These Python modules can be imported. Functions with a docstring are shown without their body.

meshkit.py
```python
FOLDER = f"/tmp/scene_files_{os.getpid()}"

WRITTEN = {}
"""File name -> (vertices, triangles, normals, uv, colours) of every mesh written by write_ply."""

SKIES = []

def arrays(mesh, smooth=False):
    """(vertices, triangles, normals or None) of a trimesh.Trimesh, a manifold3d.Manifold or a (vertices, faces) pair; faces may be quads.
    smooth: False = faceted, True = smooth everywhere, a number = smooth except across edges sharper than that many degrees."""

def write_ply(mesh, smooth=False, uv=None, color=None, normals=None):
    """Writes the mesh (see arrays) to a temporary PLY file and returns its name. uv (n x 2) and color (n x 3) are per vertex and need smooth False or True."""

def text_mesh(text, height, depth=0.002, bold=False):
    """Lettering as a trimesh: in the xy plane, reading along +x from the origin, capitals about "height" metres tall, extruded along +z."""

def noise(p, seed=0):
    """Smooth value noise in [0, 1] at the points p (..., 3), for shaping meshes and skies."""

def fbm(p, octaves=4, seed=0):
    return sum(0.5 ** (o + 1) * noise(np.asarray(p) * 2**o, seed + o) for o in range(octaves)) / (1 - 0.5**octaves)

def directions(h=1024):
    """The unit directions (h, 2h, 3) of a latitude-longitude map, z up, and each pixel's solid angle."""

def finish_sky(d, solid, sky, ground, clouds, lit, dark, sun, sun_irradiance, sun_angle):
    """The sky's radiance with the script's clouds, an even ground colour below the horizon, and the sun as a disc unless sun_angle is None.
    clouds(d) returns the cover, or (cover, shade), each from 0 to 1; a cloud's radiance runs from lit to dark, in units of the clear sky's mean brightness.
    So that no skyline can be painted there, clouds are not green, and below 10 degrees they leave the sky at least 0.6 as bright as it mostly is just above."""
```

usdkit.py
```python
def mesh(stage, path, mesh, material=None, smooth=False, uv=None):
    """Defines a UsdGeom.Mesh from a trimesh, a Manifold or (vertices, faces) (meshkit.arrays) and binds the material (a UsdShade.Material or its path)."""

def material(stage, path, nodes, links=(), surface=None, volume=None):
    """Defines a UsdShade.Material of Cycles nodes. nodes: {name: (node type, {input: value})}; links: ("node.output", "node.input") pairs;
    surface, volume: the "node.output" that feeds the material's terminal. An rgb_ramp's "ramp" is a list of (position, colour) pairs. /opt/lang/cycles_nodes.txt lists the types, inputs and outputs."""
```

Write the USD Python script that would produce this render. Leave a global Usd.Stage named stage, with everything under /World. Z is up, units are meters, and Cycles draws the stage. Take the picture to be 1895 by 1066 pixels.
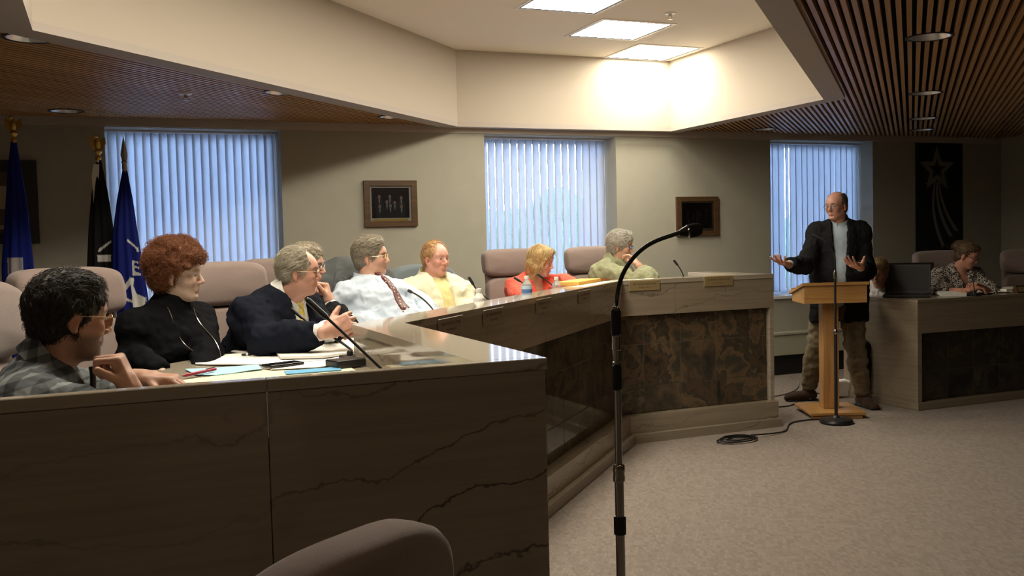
import math, numpy as np, trimesh, usdkit, meshkit
import manifold3d as m3
from shapely.geometry import Polygon, Point, LineString, box as sbox
from shapely import affinity
from pxr import Usd, UsdGeom, UsdLux, UsdShade, Gf, Sdf, Vt

stage = Usd.Stage.CreateInMemory()
UsdGeom.SetStageUpAxis(stage, "Z")
UsdGeom.SetStageMetersPerUnit(stage, 1.0)
UsdGeom.Xform.Define(stage, "/World")
UsdGeom.Scope.Define(stage, "/World/Looks")
rng = np.random.default_rng(7)

# ---------------------------------------------------------------- camera, lights, exposure
# world: x along the window wall, y towards it, z up; the camera stands at the origin
CAM_H, FPX, PITCH, ROLL, YAW = 1.45, 1801.2, 0.05002, -0.02501, 0.39496
EXPOSURE = 0.0
_rz = np.array([[math.cos(YAW), math.sin(YAW), 0], [-math.sin(YAW), math.cos(YAW), 0], [0, 0, 1]])
_f = np.array([0, math.cos(PITCH), -math.sin(PITCH)]); _u = np.array([0, math.sin(PITCH), math.cos(PITCH)]); _r = np.array([1.0, 0, 0])
_r2 = math.cos(ROLL) * _r + math.sin(ROLL) * _u; _u2 = -math.sin(ROLL) * _r + math.cos(ROLL) * _u
CR, CU, CF = _rz @ _r2, _rz @ _u2, _rz @ _f
cam = UsdGeom.Camera.Define(stage, "/World/camera")
cam.CreateHorizontalApertureAttr(36.0); cam.CreateFocalLengthAttr(36.0 * FPX / 1895)
cam.CreateClippingRangeAttr(Gf.Vec2f(0.05, 500)); cam.CreateExposureAttr(EXPOSURE)
_m = np.eye(4); _m[0, :3], _m[1, :3], _m[2, :3], _m[3, :3] = CR, CU, -CF, (0, 0, CAM_H)
cam.AddTransformOp().Set(Gf.Matrix4d(*_m.ravel().tolist()))

SKY = (0.64, 0.81, 1.17)          # even dusk sky
SKY_STRENGTH = 3.4
dome = UsdLux.DomeLight.Define(stage, "/World/sky")
dome.CreateColorAttr(Gf.Vec3f(*SKY)); dome.CreateIntensityAttr(SKY_STRENGTH)

PANEL_POWER = 21.0                # radiance of each ceiling light's tubes
UNSEEN_LAMP_POWER = 19.0                # unseen downlights, out of view, that brighten the near stone panel
PANEL_SPREAD = 46.0               # half angle that the louvre lets through
PANEL_COLOR = (1.0, 0.905, 0.735)
# ---------------------------------------------------------------- helpers
_taken = {}
def numbered(parent, name):
    k = (parent, name); n = _taken.get(k, 0); _taken[k] = n + 1
    return name if n == 0 else f"{name}_{n:03d}"
def pathof(p):
    return "/World" if p is None else (p if isinstance(p, str) else str(p.GetPath()))
def tag(o, label=None, cat=None, group=None, kind=None):
    p = o.GetPrim()
    for k, v in (("label", label), ("category", cat), ("group", group), ("kind", kind)):
        if v: p.SetCustomDataByKey(k, v)
    return p
def obj(name, mesh, m, parent=None, smooth=False, label=None):
    pp = pathof(parent)
    g = usdkit.mesh(stage, f"{pp}/{numbered(pp, name)}", mesh, m, smooth)
    if label: g.GetPrim().SetCustomDataByKey("label", label)
    return g.GetPrim()
def thing(name, label=None, cat=None, loc=(0, 0, 0), rz=0.0, group=None, kind=None, parent=None):
    pp = pathof(parent)
    x = UsdGeom.Xform.Define(stage, f"{pp}/{numbered(pp, name)}")
    x.AddTranslateOp().Set(Gf.Vec3d(*map(float, loc)))
    if rz: x.AddRotateZOp().Set(float(rz))
    return tag(x, label, cat, group, kind)
def copy_of(src, name, label, loc, rz=0.0, cat=None, group=None, scale=None):
    was = src.GetCustomData()
    x = UsdGeom.Xform.Define(stage, "/World/" + numbered("/World", name))
    x.GetPrim().GetReferences().AddInternalReference(src.GetPath())
    x.GetPrim().SetInstanceable(True)
    x.ClearXformOpOrder()
    x.AddTranslateOp(opSuffix="c").Set(Gf.Vec3d(*map(float, loc))); x.AddRotateZOp(opSuffix="c").Set(float(rz))
    if scale: x.AddScaleOp(opSuffix="c").Set(Gf.Vec3f(*scale))
    return tag(x, label, cat or was.get("category"), group or was.get("group"))
def struct(name, mesh, m, parent=None, smooth=False):
    o = obj(name, mesh, m, parent, smooth)
    if parent is None: o.SetCustomDataByKey("kind", "structure")
    return o

cat_ = trimesh.util.concatenate
def T(mesh, t=(0, 0, 0), rz=0.0, rx=0.0, ry=0.0):
    m = trimesh.transformations.compose_matrix(translate=t, angles=(rx, ry, rz))
    mesh = mesh.copy(); mesh.apply_transform(m); return mesh
def cbox(x0, x1, y0, y1, z0, z1, c=0.0):
    """box with chamfered edges"""
    if c <= 0:
        b = trimesh.creation.box((x1 - x0, y1 - y0, z1 - z0)); b.apply_translation(((x0 + x1) / 2, (y0 + y1) / 2, (z0 + z1) / 2)); return b
    c = min(c, (x1 - x0) / 2.01, (y1 - y0) / 2.01, (z1 - z0) / 2.01)
    p = []
    for sx in (0, 1):
        for sy in (0, 1):
            for sz in (0, 1):
                X, Y, Z = (x0, x1)[sx], (y0, y1)[sy], (z0, z1)[sz]
                dx, dy, dz = (c, -c)[sx], (c, -c)[sy], (c, -c)[sz]
                p += [(X, Y + dy, Z + dz), (X + dx, Y, Z + dz), (X + dx, Y + dy, Z)]
    return trimesh.convex.convex_hull(np.array(p))
def rbox(x0, x1, y0, y1, z0, z1, r, n=3):
    """box with rounded edges: hull of eight spheres"""
    s = trimesh.creation.icosphere(n - 1, r).vertices
    r2 = r
    p = [s + np.array((X, Y, Z)) for X in (x0 + r2, x1 - r2) for Y in (y0 + r2, y1 - r2) for Z in (z0 + r2, z1 - r2)]
    return trimesh.convex.convex_hull(np.vstack(p))
def prism(poly, z0, z1):
    if not isinstance(poly, Polygon) and not hasattr(poly, "geoms"): poly = Polygon(poly)
    gs = [g for g in (getattr(poly, "geoms", None) or [poly]) if g.area > 1e-7]
    ms = [trimesh.creation.extrude_polygon(g, z1 - z0, engine="earcut") for g in gs]
    m = cat_(ms); m.apply_translation((0, 0, z0)); return m
def frame_mesh(M, o, ax, ay, az):
    """takes a mesh's x, y, z to the axes ax, ay, az at o"""
    m = np.eye(4); m[:3, 0], m[:3, 1], m[:3, 2], m[:3, 3] = ax, ay, az, o
    M = M.copy(); M.apply_transform(m); return M
def tube(path, r, n=8, cap=True):
    """tube along a path of points, radius a number or one per point"""
    P = np.asarray(path, float); k = len(P); R = np.broadcast_to(np.asarray(r, float), (k,))
    t = np.gradient(P, axis=0); t /= np.linalg.norm(t, axis=1, keepdims=True) + 1e-12
    a = np.array([0, 0, 1.0]) if abs(t[0, 2]) < 0.9 else np.array([1.0, 0, 0])
    u = np.cross(t[0], a); u /= np.linalg.norm(u); V = []
    for i in range(k):
        u = u - t[i] * (u @ t[i]); u /= np.linalg.norm(u); w = np.cross(t[i], u)
        th = np.arange(n) * 2 * np.pi / n
        V.append(P[i] + R[i] * (np.cos(th)[:, None] * u + np.sin(th)[:, None] * w))
    V = np.vstack(V); F = []
    for i in range(k - 1):
        for j in range(n):
            a0, a1, b0, b1 = i * n + j, i * n + (j + 1) % n, (i + 1) * n + j, (i + 1) * n + (j + 1) % n
            F += [(a0, a1, b1), (a0, b1, b0)]
    if cap:
        V = np.vstack([V, P[0], P[-1]]); c0, c1 = len(V) - 2, len(V) - 1
        for j in range(n):
            F += [(c0, (j + 1) % n, j), (c1, (k - 1) * n + j, (k - 1) * n + (j + 1) % n)]
    return trimesh.Trimesh(V, np.array(F), process=False)
def lathe(profile, n=24):
    """profile of (r, z) turned about z"""
    p = np.asarray(profile, float); k = len(p); th = np.arange(n) * 2 * np.pi / n
    V = np.stack([np.outer(p[:, 0], np.cos(th)), np.outer(p[:, 0], np.sin(th)), np.repeat(p[:, 1:2], n, 1)], -1).reshape(-1, 3); F = []
    for i in range(k - 1):
        for j in range(n):
            a0, a1, b0, b1 = i * n + j, i * n + (j + 1) % n, (i + 1) * n + j, (i + 1) * n + (j + 1) % n
            F += [(a0, a1, b1), (a0, b1, b0)]
    m = trimesh.Trimesh(V, np.array(F), process=True); m.update_faces(m.nondegenerate_faces()); return m
def spline(pts, n=24):
    from scipy.interpolate import CubicSpline
    P = np.asarray(pts, float); t = np.r_[0, np.cumsum(np.linalg.norm(np.diff(P, axis=0), axis=1))]
    return CubicSpline(t, P)(np.linspace(0, t[-1], n))

# ---------------------------------------------------------------- materials
def lin(r, g, b):
    f = lambda c: c / 12.92 if c <= 0.04045 else ((c + 0.055) / 1.055) ** 2.4
    return tuple(f(c / 255.0) for c in (r, g, b))
MAT = {}
def mat(name, base, rough=0.6, metal=0.0, var=0.0, scale=40.0, bump=0.0, bscale=None, spec=0.5, sheen=0.0, stretch=None, detail=3.0, trans=0.0, coat=0.0, ior=1.5):
    """principled material; var: how far noise varies the tone, bump: its relief in metres"""
    nodes = {"p": ("principled_bsdf", {"base_color": base, "roughness": rough, "metallic": metal, "specular_ior_level": spec, "sheen_weight": sheen, "transmission_weight": trans, "coat_weight": coat, "ior": ior})}
    links = []
    if var or bump:
        nodes["tc"] = ("texture_coordinate", {}); nodes["mp"] = ("mapping", {"scale": stretch or (1, 1, 1)})
        links += [("tc.object", "mp.vector")]
    if var:
        b = np.array(base)
        nodes["n"] = ("noise_texture", {"scale": scale, "detail": detail})
        nodes["r"] = ("rgb_ramp", {"ramp": [(0.25, tuple(b * (1 - var))), (0.75, tuple(np.minimum(b * (1 + var), 1)))]})
        links += [("mp.vector", "n.vector"), ("n.fac", "r.fac"), ("r.color", "p.base_color")]
    if bump:
        nodes["bn"] = ("noise_texture", {"scale": bscale or scale, "detail": 3.0}); nodes["b"] = ("bump", {"strength": 1.0, "distance": bump})
        links += [("mp.vector", "bn.vector"), ("bn.fac", "b.height"), ("b.normal", "p.normal")]
    MAT[name] = usdkit.material(stage, f"/World/Looks/{name}", nodes, links, surface="p.BSDF")
    return MAT[name]
def emit(name, col, s):
    MAT[name] = usdkit.material(stage, f"/World/Looks/{name}", {"e": ("emission", {"color": col, "strength": s})}, [], surface="e.emission"); return MAT[name]

def marble(name, base, vein, rough, s=1.0):
    """polished limestone: fine bedding and wandering dark veins that climb to one side"""
    nodes = {"g": ("geometry", {}), "mp": ("mapping", {"scale": (1.9 * s, 1.9 * s, 2.6 * s)}), "n": ("noise_texture", {"scale": 1.0, "detail": 8.0, "roughness": 0.58}),
             "x": ("separate_xyz", {}), "sl": ("math", {"math_type": "multiply_add", "value2": -0.17}), "ad": ("math", {"math_type": "multiply_add", "value2": 0.42}), "fr": ("math", {"math_type": "multiply", "value2": 5.2 * s}),
             "f": ("math", {"math_type": "fraction"}), "sub": ("math", {"math_type": "subtract", "value2": 0.5}), "ab": ("math", {"math_type": "absolute"}),
             "mr": ("map_range", {"from_min": 0.004, "from_max": 0.032, "to_min": 1.0, "to_max": 0.0, "clamp": True}),
             "mp3": ("mapping", {"scale": (1.0, 1.0, 3.5)}), "mask": ("noise_texture", {"scale": 1.1, "detail": 3.0}), "mk": ("map_range", {"from_min": 0.40, "from_max": 0.58, "to_min": 0.2, "to_max": 1.0, "clamp": True}),
             "mul": ("math", {"math_type": "multiply"}),
             "mp2": ("mapping", {"rotation": (0.0, 0.12, 0.0), "scale": (1.5, 1.5, 40.0)}), "bed": ("noise_texture", {"scale": 1.0, "detail": 4.0}),
             "r": ("rgb_ramp", {"ramp": [(0.3, tuple(np.array(base) * 0.88)), (0.7, tuple(np.array(base) * 1.1))]}),
             "mix": ("mix_color", {"b": vein}), "p": ("principled_bsdf", {"roughness": rough, "specular_ior_level": 0.5})}
    links = [("g.position", "mp.vector"), ("mp.vector", "n.vector"), ("g.position", "x.vector"), ("x.x", "sl.value1"), ("x.z", "sl.value3"), ("n.fac", "ad.value1"), ("sl.value", "ad.value3"), ("ad.value", "fr.value1"), ("fr.value", "f.value1"),
             ("f.value", "sub.value1"), ("sub.value", "ab.value1"), ("ab.value", "mr.value"), ("g.position", "mp3.vector"), ("mp3.vector", "mask.vector"), ("mask.fac", "mk.value"), ("mr.result", "mul.value1"), ("mk.result", "mul.value2"), ("mul.value", "mix.fac"),
             ("g.position", "mp2.vector"), ("mp2.vector", "bed.vector"), ("bed.fac", "r.fac"), ("r.color", "mix.a"), ("mix.result", "p.base_color")]
    MAT[name] = usdkit.material(stage, f"/World/Looks/{name}", nodes, links, surface="p.BSDF"); return MAT[name]
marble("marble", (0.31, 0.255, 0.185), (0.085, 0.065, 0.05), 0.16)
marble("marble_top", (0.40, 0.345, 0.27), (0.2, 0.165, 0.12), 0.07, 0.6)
marble("marble_band", (0.31, 0.255, 0.185), (0.19, 0.155, 0.115), 0.16)
marble("marble_plain", (0.27, 0.22, 0.16), (0.22, 0.18, 0.13), 0.22)
def slate(name, cols, rough, seed):
    nodes = {"g": ("geometry", {}), "mp": ("mapping", {"location": (seed, seed * 0.7, seed * 1.3)}), "n": ("noise_texture", {"scale": 3.4, "detail": 9.0, "roughness": 0.64, "distortion": 0.35}),
             "r": ("rgb_ramp", {"ramp": [(p, c) for p, c in zip((0.36, 0.45, 0.50, 0.54, 0.62), cols)]}),
             "n2": ("noise_texture", {"scale": 30.0, "detail": 4.0}), "b": ("bump", {"strength": 0.5, "distance": 0.004}),
             "p": ("principled_bsdf", {"roughness": rough})}
    links = [("g.position", "mp.vector"), ("mp.vector", "n.vector"), ("n.fac", "r.fac"), ("r.color", "p.base_color"), ("mp.vector", "n2.vector"), ("n.fac", "b.height")]
    if rough > 0.2: links.append(("b.normal", "p.normal"))
    MAT[name] = usdkit.material(stage, f"/World/Looks/{name}", nodes, links, surface="p.BSDF"); return MAT[name]
_sl = [(0.012, 0.014, 0.012), (0.05, 0.045, 0.03), (0.17, 0.115, 0.062), (0.045, 0.042, 0.03), (0.20, 0.15, 0.09)]
_sl2 = [(0.014, 0.015, 0.014), (0.10, 0.065, 0.035), (0.04, 0.038, 0.028), (0.17, 0.11, 0.06), (0.055, 0.05, 0.035)]
_sl3 = [(0.03, 0.03, 0.024), (0.075, 0.055, 0.034), (0.11, 0.08, 0.05), (0.15, 0.10, 0.055), (0.035, 0.036, 0.03)]
for i, c in enumerate((_sl, _sl2, _sl3)):
    slate(f"slate_{i}", c, 0.32, 3.1 * i + 1); slate(f"slate_dark_{i}", [tuple(np.array(k) * 0.4) for k in c], 0.3, 3.1 * i + 5); slate(f"slate_polished_{i}", [tuple(np.array(k) * 0.55) for k in c], 0.06, 3.1 * i + 1.7)
mat("grout", (0.20, 0.18, 0.14), 0.9)

def wood(name, dark, light, axis, rough=0.45, s=1.0):
    sc = [60.0 * s, 60.0 * s, 60.0 * s]; sc[axis] = 2.5 * s
    nodes = {"tc": ("texture_coordinate", {}), "mp": ("mapping", {"scale": tuple(sc)}), "n": ("noise_texture", {"scale": 1.0, "detail": 5.0, "distortion": 0.4}),
             "r": ("rgb_ramp", {"ramp": [(0.3, dark), (0.7, light)]}), "p": ("principled_bsdf", {"roughness": rough})}
    MAT[name] = usdkit.material(stage, f"/World/Looks/{name}", nodes, [("tc.object", "mp.vector"), ("mp.vector", "n.vector"), ("n.fac", "r.fac"), ("r.color", "p.base_color")], surface="p.BSDF"); return MAT[name]
def slat_wood(name, dark, light):
    """grain along the diagonal of the room"""
    nodes = {"g": ("geometry", {}), "mp": ("mapping", {"mapping_type": "point", "rotation": (0, 0, -math.pi / 4), "scale": (1, 1, 1)}), "m2": ("mapping", {"scale": (1.2, 70, 70)}),
             "n": ("noise_texture", {"scale": 1.0, "detail": 4.0}), "oi": ("noise_texture", {"scale": 1.0, "detail": 0.0}), "m3": ("mapping", {"scale": (0.15, 22, 0.1)}),
             "ad": ("math", {"math_type": "add"}), "hf": ("math", {"math_type": "multiply", "value2": 0.5}),
             "r": ("rgb_ramp", {"ramp": [(0.3, dark), (0.7, light)]}), "p": ("principled_bsdf", {"roughness": 0.42})}
    links = [("g.position", "mp.vector"), ("mp.vector", "m2.vector"), ("m2.vector", "n.vector"), ("mp.vector", "m3.vector"), ("m3.vector", "oi.vector"), ("n.fac", "ad.value1"), ("oi.fac", "ad.value2"), ("ad.value", "hf.value1"), ("hf.value", "r.fac"), ("r.color", "p.base_color")]
    MAT[name] = usdkit.material(stage, f"/World/Looks/{name}", nodes, links, surface="p.BSDF"); return MAT[name]
slat_wood("slat_wood", (0.34, 0.185, 0.07), (0.56, 0.335, 0.145))
wood("oak", (0.36, 0.18, 0.055), (0.52, 0.285, 0.10), 0, 0.35)
wood("oak_post", (0.34, 0.17, 0.05), (0.50, 0.27, 0.095), 2, 0.35)
wood("frame_wood", (0.055, 0.028, 0.012), (0.10, 0.052, 0.022), 0, 0.4)
wood("chair_wood", (0.28, 0.11, 0.03), (0.40, 0.17, 0.05), 2, 0.4)

mat("wall_paint", (0.365, 0.35, 0.285), 0.85, var=0.03, scale=6, bump=0.0006, bscale=300)
mat("trim_paint", (0.50, 0.45, 0.40), 0.7)
mat("recess_paint", (0.46, 0.405, 0.335), 0.9)
mat("flange_paint", (0.42, 0.37, 0.33), 0.75)
mat("ceiling_white", (0.88, 0.83, 0.72), 0.95)
mat("ceiling_black", (0.006, 0.005, 0.005), 0.95)
mat("black_plastic", (0.012, 0.012, 0.013), 0.4, bump=0.0002, bscale=600)
mat("black_gloss", (0.01, 0.01, 0.011), 0.15)
mat("chrome", (0.62, 0.60, 0.57), 0.16, metal=1.0)
mat("white_metal", (0.75, 0.76, 0.78), 0.35)
mat("reflector", (0.78, 0.80, 0.84), 0.28, metal=0.7)
mat("white_enamel", (0.62, 0.60, 0.52), 0.5)
mat("heater_metal", (0.42, 0.41, 0.31), 0.5)
mat("gold", (0.62, 0.43, 0.13), 0.32, metal=1.0)
mat("brass_plate", (0.36, 0.27, 0.13), 0.45, metal=0.2)
mat("stone_plate", (0.27, 0.21, 0.14), 0.35)
mat("dark_print", (0.14, 0.10, 0.05), 0.7)
mat("paper", (0.86, 0.85, 0.80), 0.9)
mat("paper_cream", (0.80, 0.74, 0.52), 0.9)
mat("paper_blue", (0.38, 0.66, 0.78), 0.85)
mat("folder_blue", (0.13, 0.40, 0.66), 0.6)
mat("envelope", (0.78, 0.44, 0.10), 0.8)
mat("envelope_red", (0.45, 0.08, 0.02), 0.8)
mat("pen_red", (0.32, 0.02, 0.05), 0.3)

# carpet: beige loop pile in short ribs
nodes = {"g": ("geometry", {}), "mp": ("mapping", {"rotation": (0, 0, 0.39), "scale": (1, 1, 1)}),
         "br": ("brick_texture", {"scale": 22.0, "color1": (0.0, 0.0, 0.0), "color2": (1, 1, 1), "mortar": (0.3, 0.3, 0.3), "mortar_size": 0.045, "mortar_smooth": 0.6, "brick_width": 0.42, "row_height": 0.8, "offset": 0.5}),
         "n": ("noise_texture", {"scale": 170.0, "detail": 2.0}), "n2": ("noise_texture", {"scale": 1.6, "detail": 2.0}),
         "mx": ("mix_color", {"fac": 0.72}), "r": ("rgb_ramp", {"ramp": [(0.2, (0.165, 0.133, 0.112)), (0.5, (0.25, 0.206, 0.174)), (0.85, (0.34, 0.286, 0.243))]}),
         "b": ("bump", {"strength": 0.9, "distance": 0.006}), "p": ("principled_bsdf", {"roughness": 0.95, "sheen_weight": 0.15, "specular_ior_level": 0.2})}
links = [("g.position", "mp.vector"), ("mp.vector", "br.vector"), ("g.position", "n.vector"), ("br.color", "mx.a"), ("n.color", "mx.b"), ("mx.result", "r.fac"), ("r.color", "p.base_color"), ("mx.result", "b.height"), ("b.normal", "p.normal")]
MAT["carpet"] = usdkit.material(stage, "/World/Looks/carpet", nodes, links, surface="p.BSDF")
# blind fabric: lets the daylight through; glass pane
MAT["blind_fabric"] = usdkit.material(stage, "/World/Looks/blind_fabric", {"d": ("diffuse_bsdf", {"color": (0.70, 0.71, 0.73)}), "t": ("translucent_bsdf", {"color": (0.60, 0.64, 0.69)}), "m": ("mix_closure", {"fac": 0.55})},
                                      [("d.BSDF", "m.closure1"), ("t.BSDF", "m.closure2")], surface="m.closure")
MAT["pane"] = usdkit.material(stage, "/World/Looks/pane", {"t": ("transparent_bsdf", {"color": (0.95, 0.97, 0.98)}), "g": ("glossy_bsdf", {"color": (0.9, 0.95, 1.0), "roughness": 0.02}), "f": ("fresnel", {"IOR": 1.45}), "m": ("mix_closure", {})},
                              [("f.fac", "m.fac"), ("t.BSDF", "m.closure1"), ("g.BSDF", "m.closure2")], surface="m.closure")
MAT["spectacle_lens"] = usdkit.material(stage, "/World/Looks/spectacle_lens", {"t": ("transparent_bsdf", {"color": (0.97, 0.97, 0.97)}), "g": ("glossy_bsdf", {"color": (1, 1, 1), "roughness": 0.02}), "f": ("fresnel", {"IOR": 1.5}), "m": ("mix_closure", {})},
                              [("f.fac", "m.fac"), ("t.BSDF", "m.closure1"), ("g.BSDF", "m.closure2")], surface="m.closure")
emit("tube_light", PANEL_COLOR, 9.0)
emit("unseen_bulb", (1.0, 0.78, 0.52), 6.0)  # glowing lens of the unseen downlights on the audience side
# ================================================================ the room
ZC, ZR, YW, XR, XL, YB = 2.46, 3.10, 8.14, 9.48, -2.6, -3.2
struct("floor", cbox(XL - .3, XR + .3, YB - .3, YW + .3, -0.2, 0.0), MAT["carpet"])
# window wall with three deep openings
WIN = [(0.035, 1.365), (3.160, 4.490), (6.265, 7.600)]
Z0, Z1, WT = 0.80, 2.39, 0.30
poly = sbox(XL - .3, 0, XR + .3, 3.4)
for a, b in WIN: poly = poly.difference(sbox(a, Z0, b, Z1))
wm = prism(poly, 0, WT)
struct("wall_back", frame_mesh(wm, (0, YW + WT, 0), (1, 0, 0), (0, 0, 1), (0, -1, 0)), MAT["wall_paint"])
struct("wall_right", cbox(XR, XR + .2, YB, YW, 0, 3.4), MAT["wall_paint"])
struct("wall_left", cbox(XL - .2, XL, YB, YW, 0, 3.4), MAT["wall_paint"])
struct("wall_front", cbox(XL - .2, XR + .2, YB - .2, YB, 0, 3.4), MAT["wall_paint"])
tr = struct("trim_1", cbox(XL, XR, YW - .012, YW, 2.395, ZC), MAT["trim_paint"])
bb = struct("baseboard_back", cbox(XL, XR, YW - .02, YW, 0, 0.10, .004), MAT["frame_wood"])
struct("baseboard_right", cbox(XR - .02, XR, YB, YW - .02, 0, 0.10, .004), MAT["frame_wood"])
# ceiling: roof deck, recess, slats
HEX = [(-.256, 4.886), (2.87, 8.02), (5.02, 8.02), (5.02, 5.88), (1.83, 2.70), (-.256, 2.70)]
hexp = Polygon(HEX); FL = 0.15
flp = hexp.buffer(FL, join_style=2).intersection(sbox(XL, YB, XR, YW))
room = sbox(XL, YB, XR, YW)
struct("ceiling", prism(room.difference(hexp.buffer(.03, join_style=2)), ZC + .11, ZC + .16), MAT["ceiling_black"])
rec = thing("ceiling_recess", kind="structure")
obj("recess_ceiling", prism(hexp.buffer(.05, join_style=2), ZR, ZR + .05), MAT["ceiling_white"], rec)
for i in range(6):
    a, b = np.array(HEX[i]), np.array(HEX[(i + 1) % 6]); d = (b - a) / np.linalg.norm(b - a); nn = np.array((-d[1], d[0]))
    wallp = Polygon([a, b, b + nn * .03 + d * .02, a + nn * .03 - d * .02])
    obj("recess_wall", prism(wallp, ZC + .02, ZR), MAT["recess_paint"], rec)
obj("flange", prism(flp.difference(hexp), ZC - .022, ZC + .02), MAT["flange_paint"], rec)
# downlights: centres; a row along each long side of the recess and single ones
DL = [(-.284, 5.175), (1.125, 6.575), (2.187, 7.655), (4.053, 3.925), (5.682, 5.54), (6.95, 6.81), (7.727, 7.586), (5.981, 7.85), (-.214, 7.80)]
RD = 0.118
lights_rows = {0: "second downlight row"}
holes = [Point(p).buffer(RD - .006, 10) for p in DL]
# slats run along the diagonal
sl = thing("slat_ceiling", kind="structure")
outside = room.difference(flp); q = 1 / math.sqrt(2)
pitch, sw, stuff = 0.045, 0.0235, []
def slat_mesh(g, off, step=.45):
    """one slat as a run of short lengths without inner ends"""
    out = []
    for p in (getattr(g, "geoms", None) or [g]):
        if p.area < 1e-4: continue
        v = np.array(p.exterior.coords)[:-1]; s = (v - off) @ np.array((q, q)); s0, s1 = s.min(), s.max()
        if len(v) != 4 or s1 - s0 < step: out.append(prism(p, ZC, ZC + .04)); continue
        w = (v - off) @ np.array((-q, q)); lo, hi = s[w < 0], s[w > 0]      # the two long edges may end at a slant
        if len(lo) != 2 or len(hi) != 2 or np.ptp(lo) < .1 or np.ptp(hi) < .1: out.append(prism(p, ZC, ZC + .04)); continue
        n = int((s1 - s0) // step) + 1; V, F = [], []
        for i in range(n + 1):
            u = i / n; a, b = lo.min() + (lo.max() - lo.min()) * u, hi.min() + (hi.max() - hi.min()) * u
            A_, B_ = off + np.array((q, q)) * a + np.array((-q, q)) * w.min(), off + np.array((q, q)) * b + np.array((-q, q)) * w.max()
            V += [(*A_, ZC), (*B_, ZC), (*B_, ZC + .04), (*A_, ZC + .04)]
        for i in range(n):
            for j in range(4): F.append((4 * i + j, 4 * i + (j + 1) % 4, 4 * i + 4 + (j + 1) % 4, 4 * i + 4 + j))
        F += [(3, 2, 1, 0), (4 * n, 4 * n + 1, 4 * n + 2, 4 * n + 3)]
        M = trimesh.Trimesh(*meshkit.arrays((V, F))[:2], process=False); M.fix_normals(); out.append(M)
    return cat_(out)
k = 0
c = -5.4
while c < 10.9:
    off = np.array((-q, q)) * (c * q); L0, L1 = off - np.array((q, q)) * 12, off + np.array((q, q)) * 16
    ln = LineString([L0, L1]).buffer(sw / 2, cap_style=2).intersection(outside)
    for g in (getattr(ln, "geoms", None) or [ln]):
        if g.area < 2e-4: continue
        for hp in holes:
            if g.intersects(hp): g = g.difference(hp)
        m = slat_mesh(g, off)
        if c < -3.2 or c > 9.6: stuff.append(m)
        else: obj("slat", m, MAT["slat_wood"], sl); k += 1
    c += pitch / q
o = obj("slat_far_side", cat_(stuff), MAT["slat_wood"], sl); o.SetCustomDataByKey("kind", "stuff")
# plain boards over the audience side, beyond the last slat
rest = outside.intersection(Polygon([(-6, -11.45), (XR + 6, XR + .55), (XR + 6, -12)]))
struct("ceiling_board", prism(rest, ZC, ZC + .03), MAT["slat_wood"], sl)
dl_lab = ["recessed downlight by the recess corner at the far left, half hidden by the plaster edge", "recessed downlight half hidden by the plaster edge, above the white headed flag pole side of the window",
          "small recessed downlight at the plaster edge, nearest the recess corner over the framed photo", "largest recessed downlight, nearest in the row on the right slatted ceiling", "second downlight from the front in the row on the right slatted ceiling",
          "third downlight from the front in the row on the right slatted ceiling", "fourth and farthest downlight in the row on the right slatted ceiling", "downlight alone in the slatted triangle beside the recess point, above the right window", "downlight near the window wall above the flags"]
dl_lab[0] = "recessed downlight half hidden by the plaster edge in the top left corner"
dl_lab[1] = "recessed downlight half hidden by the plaster edge, above the right end of the left window"
first = None
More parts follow.
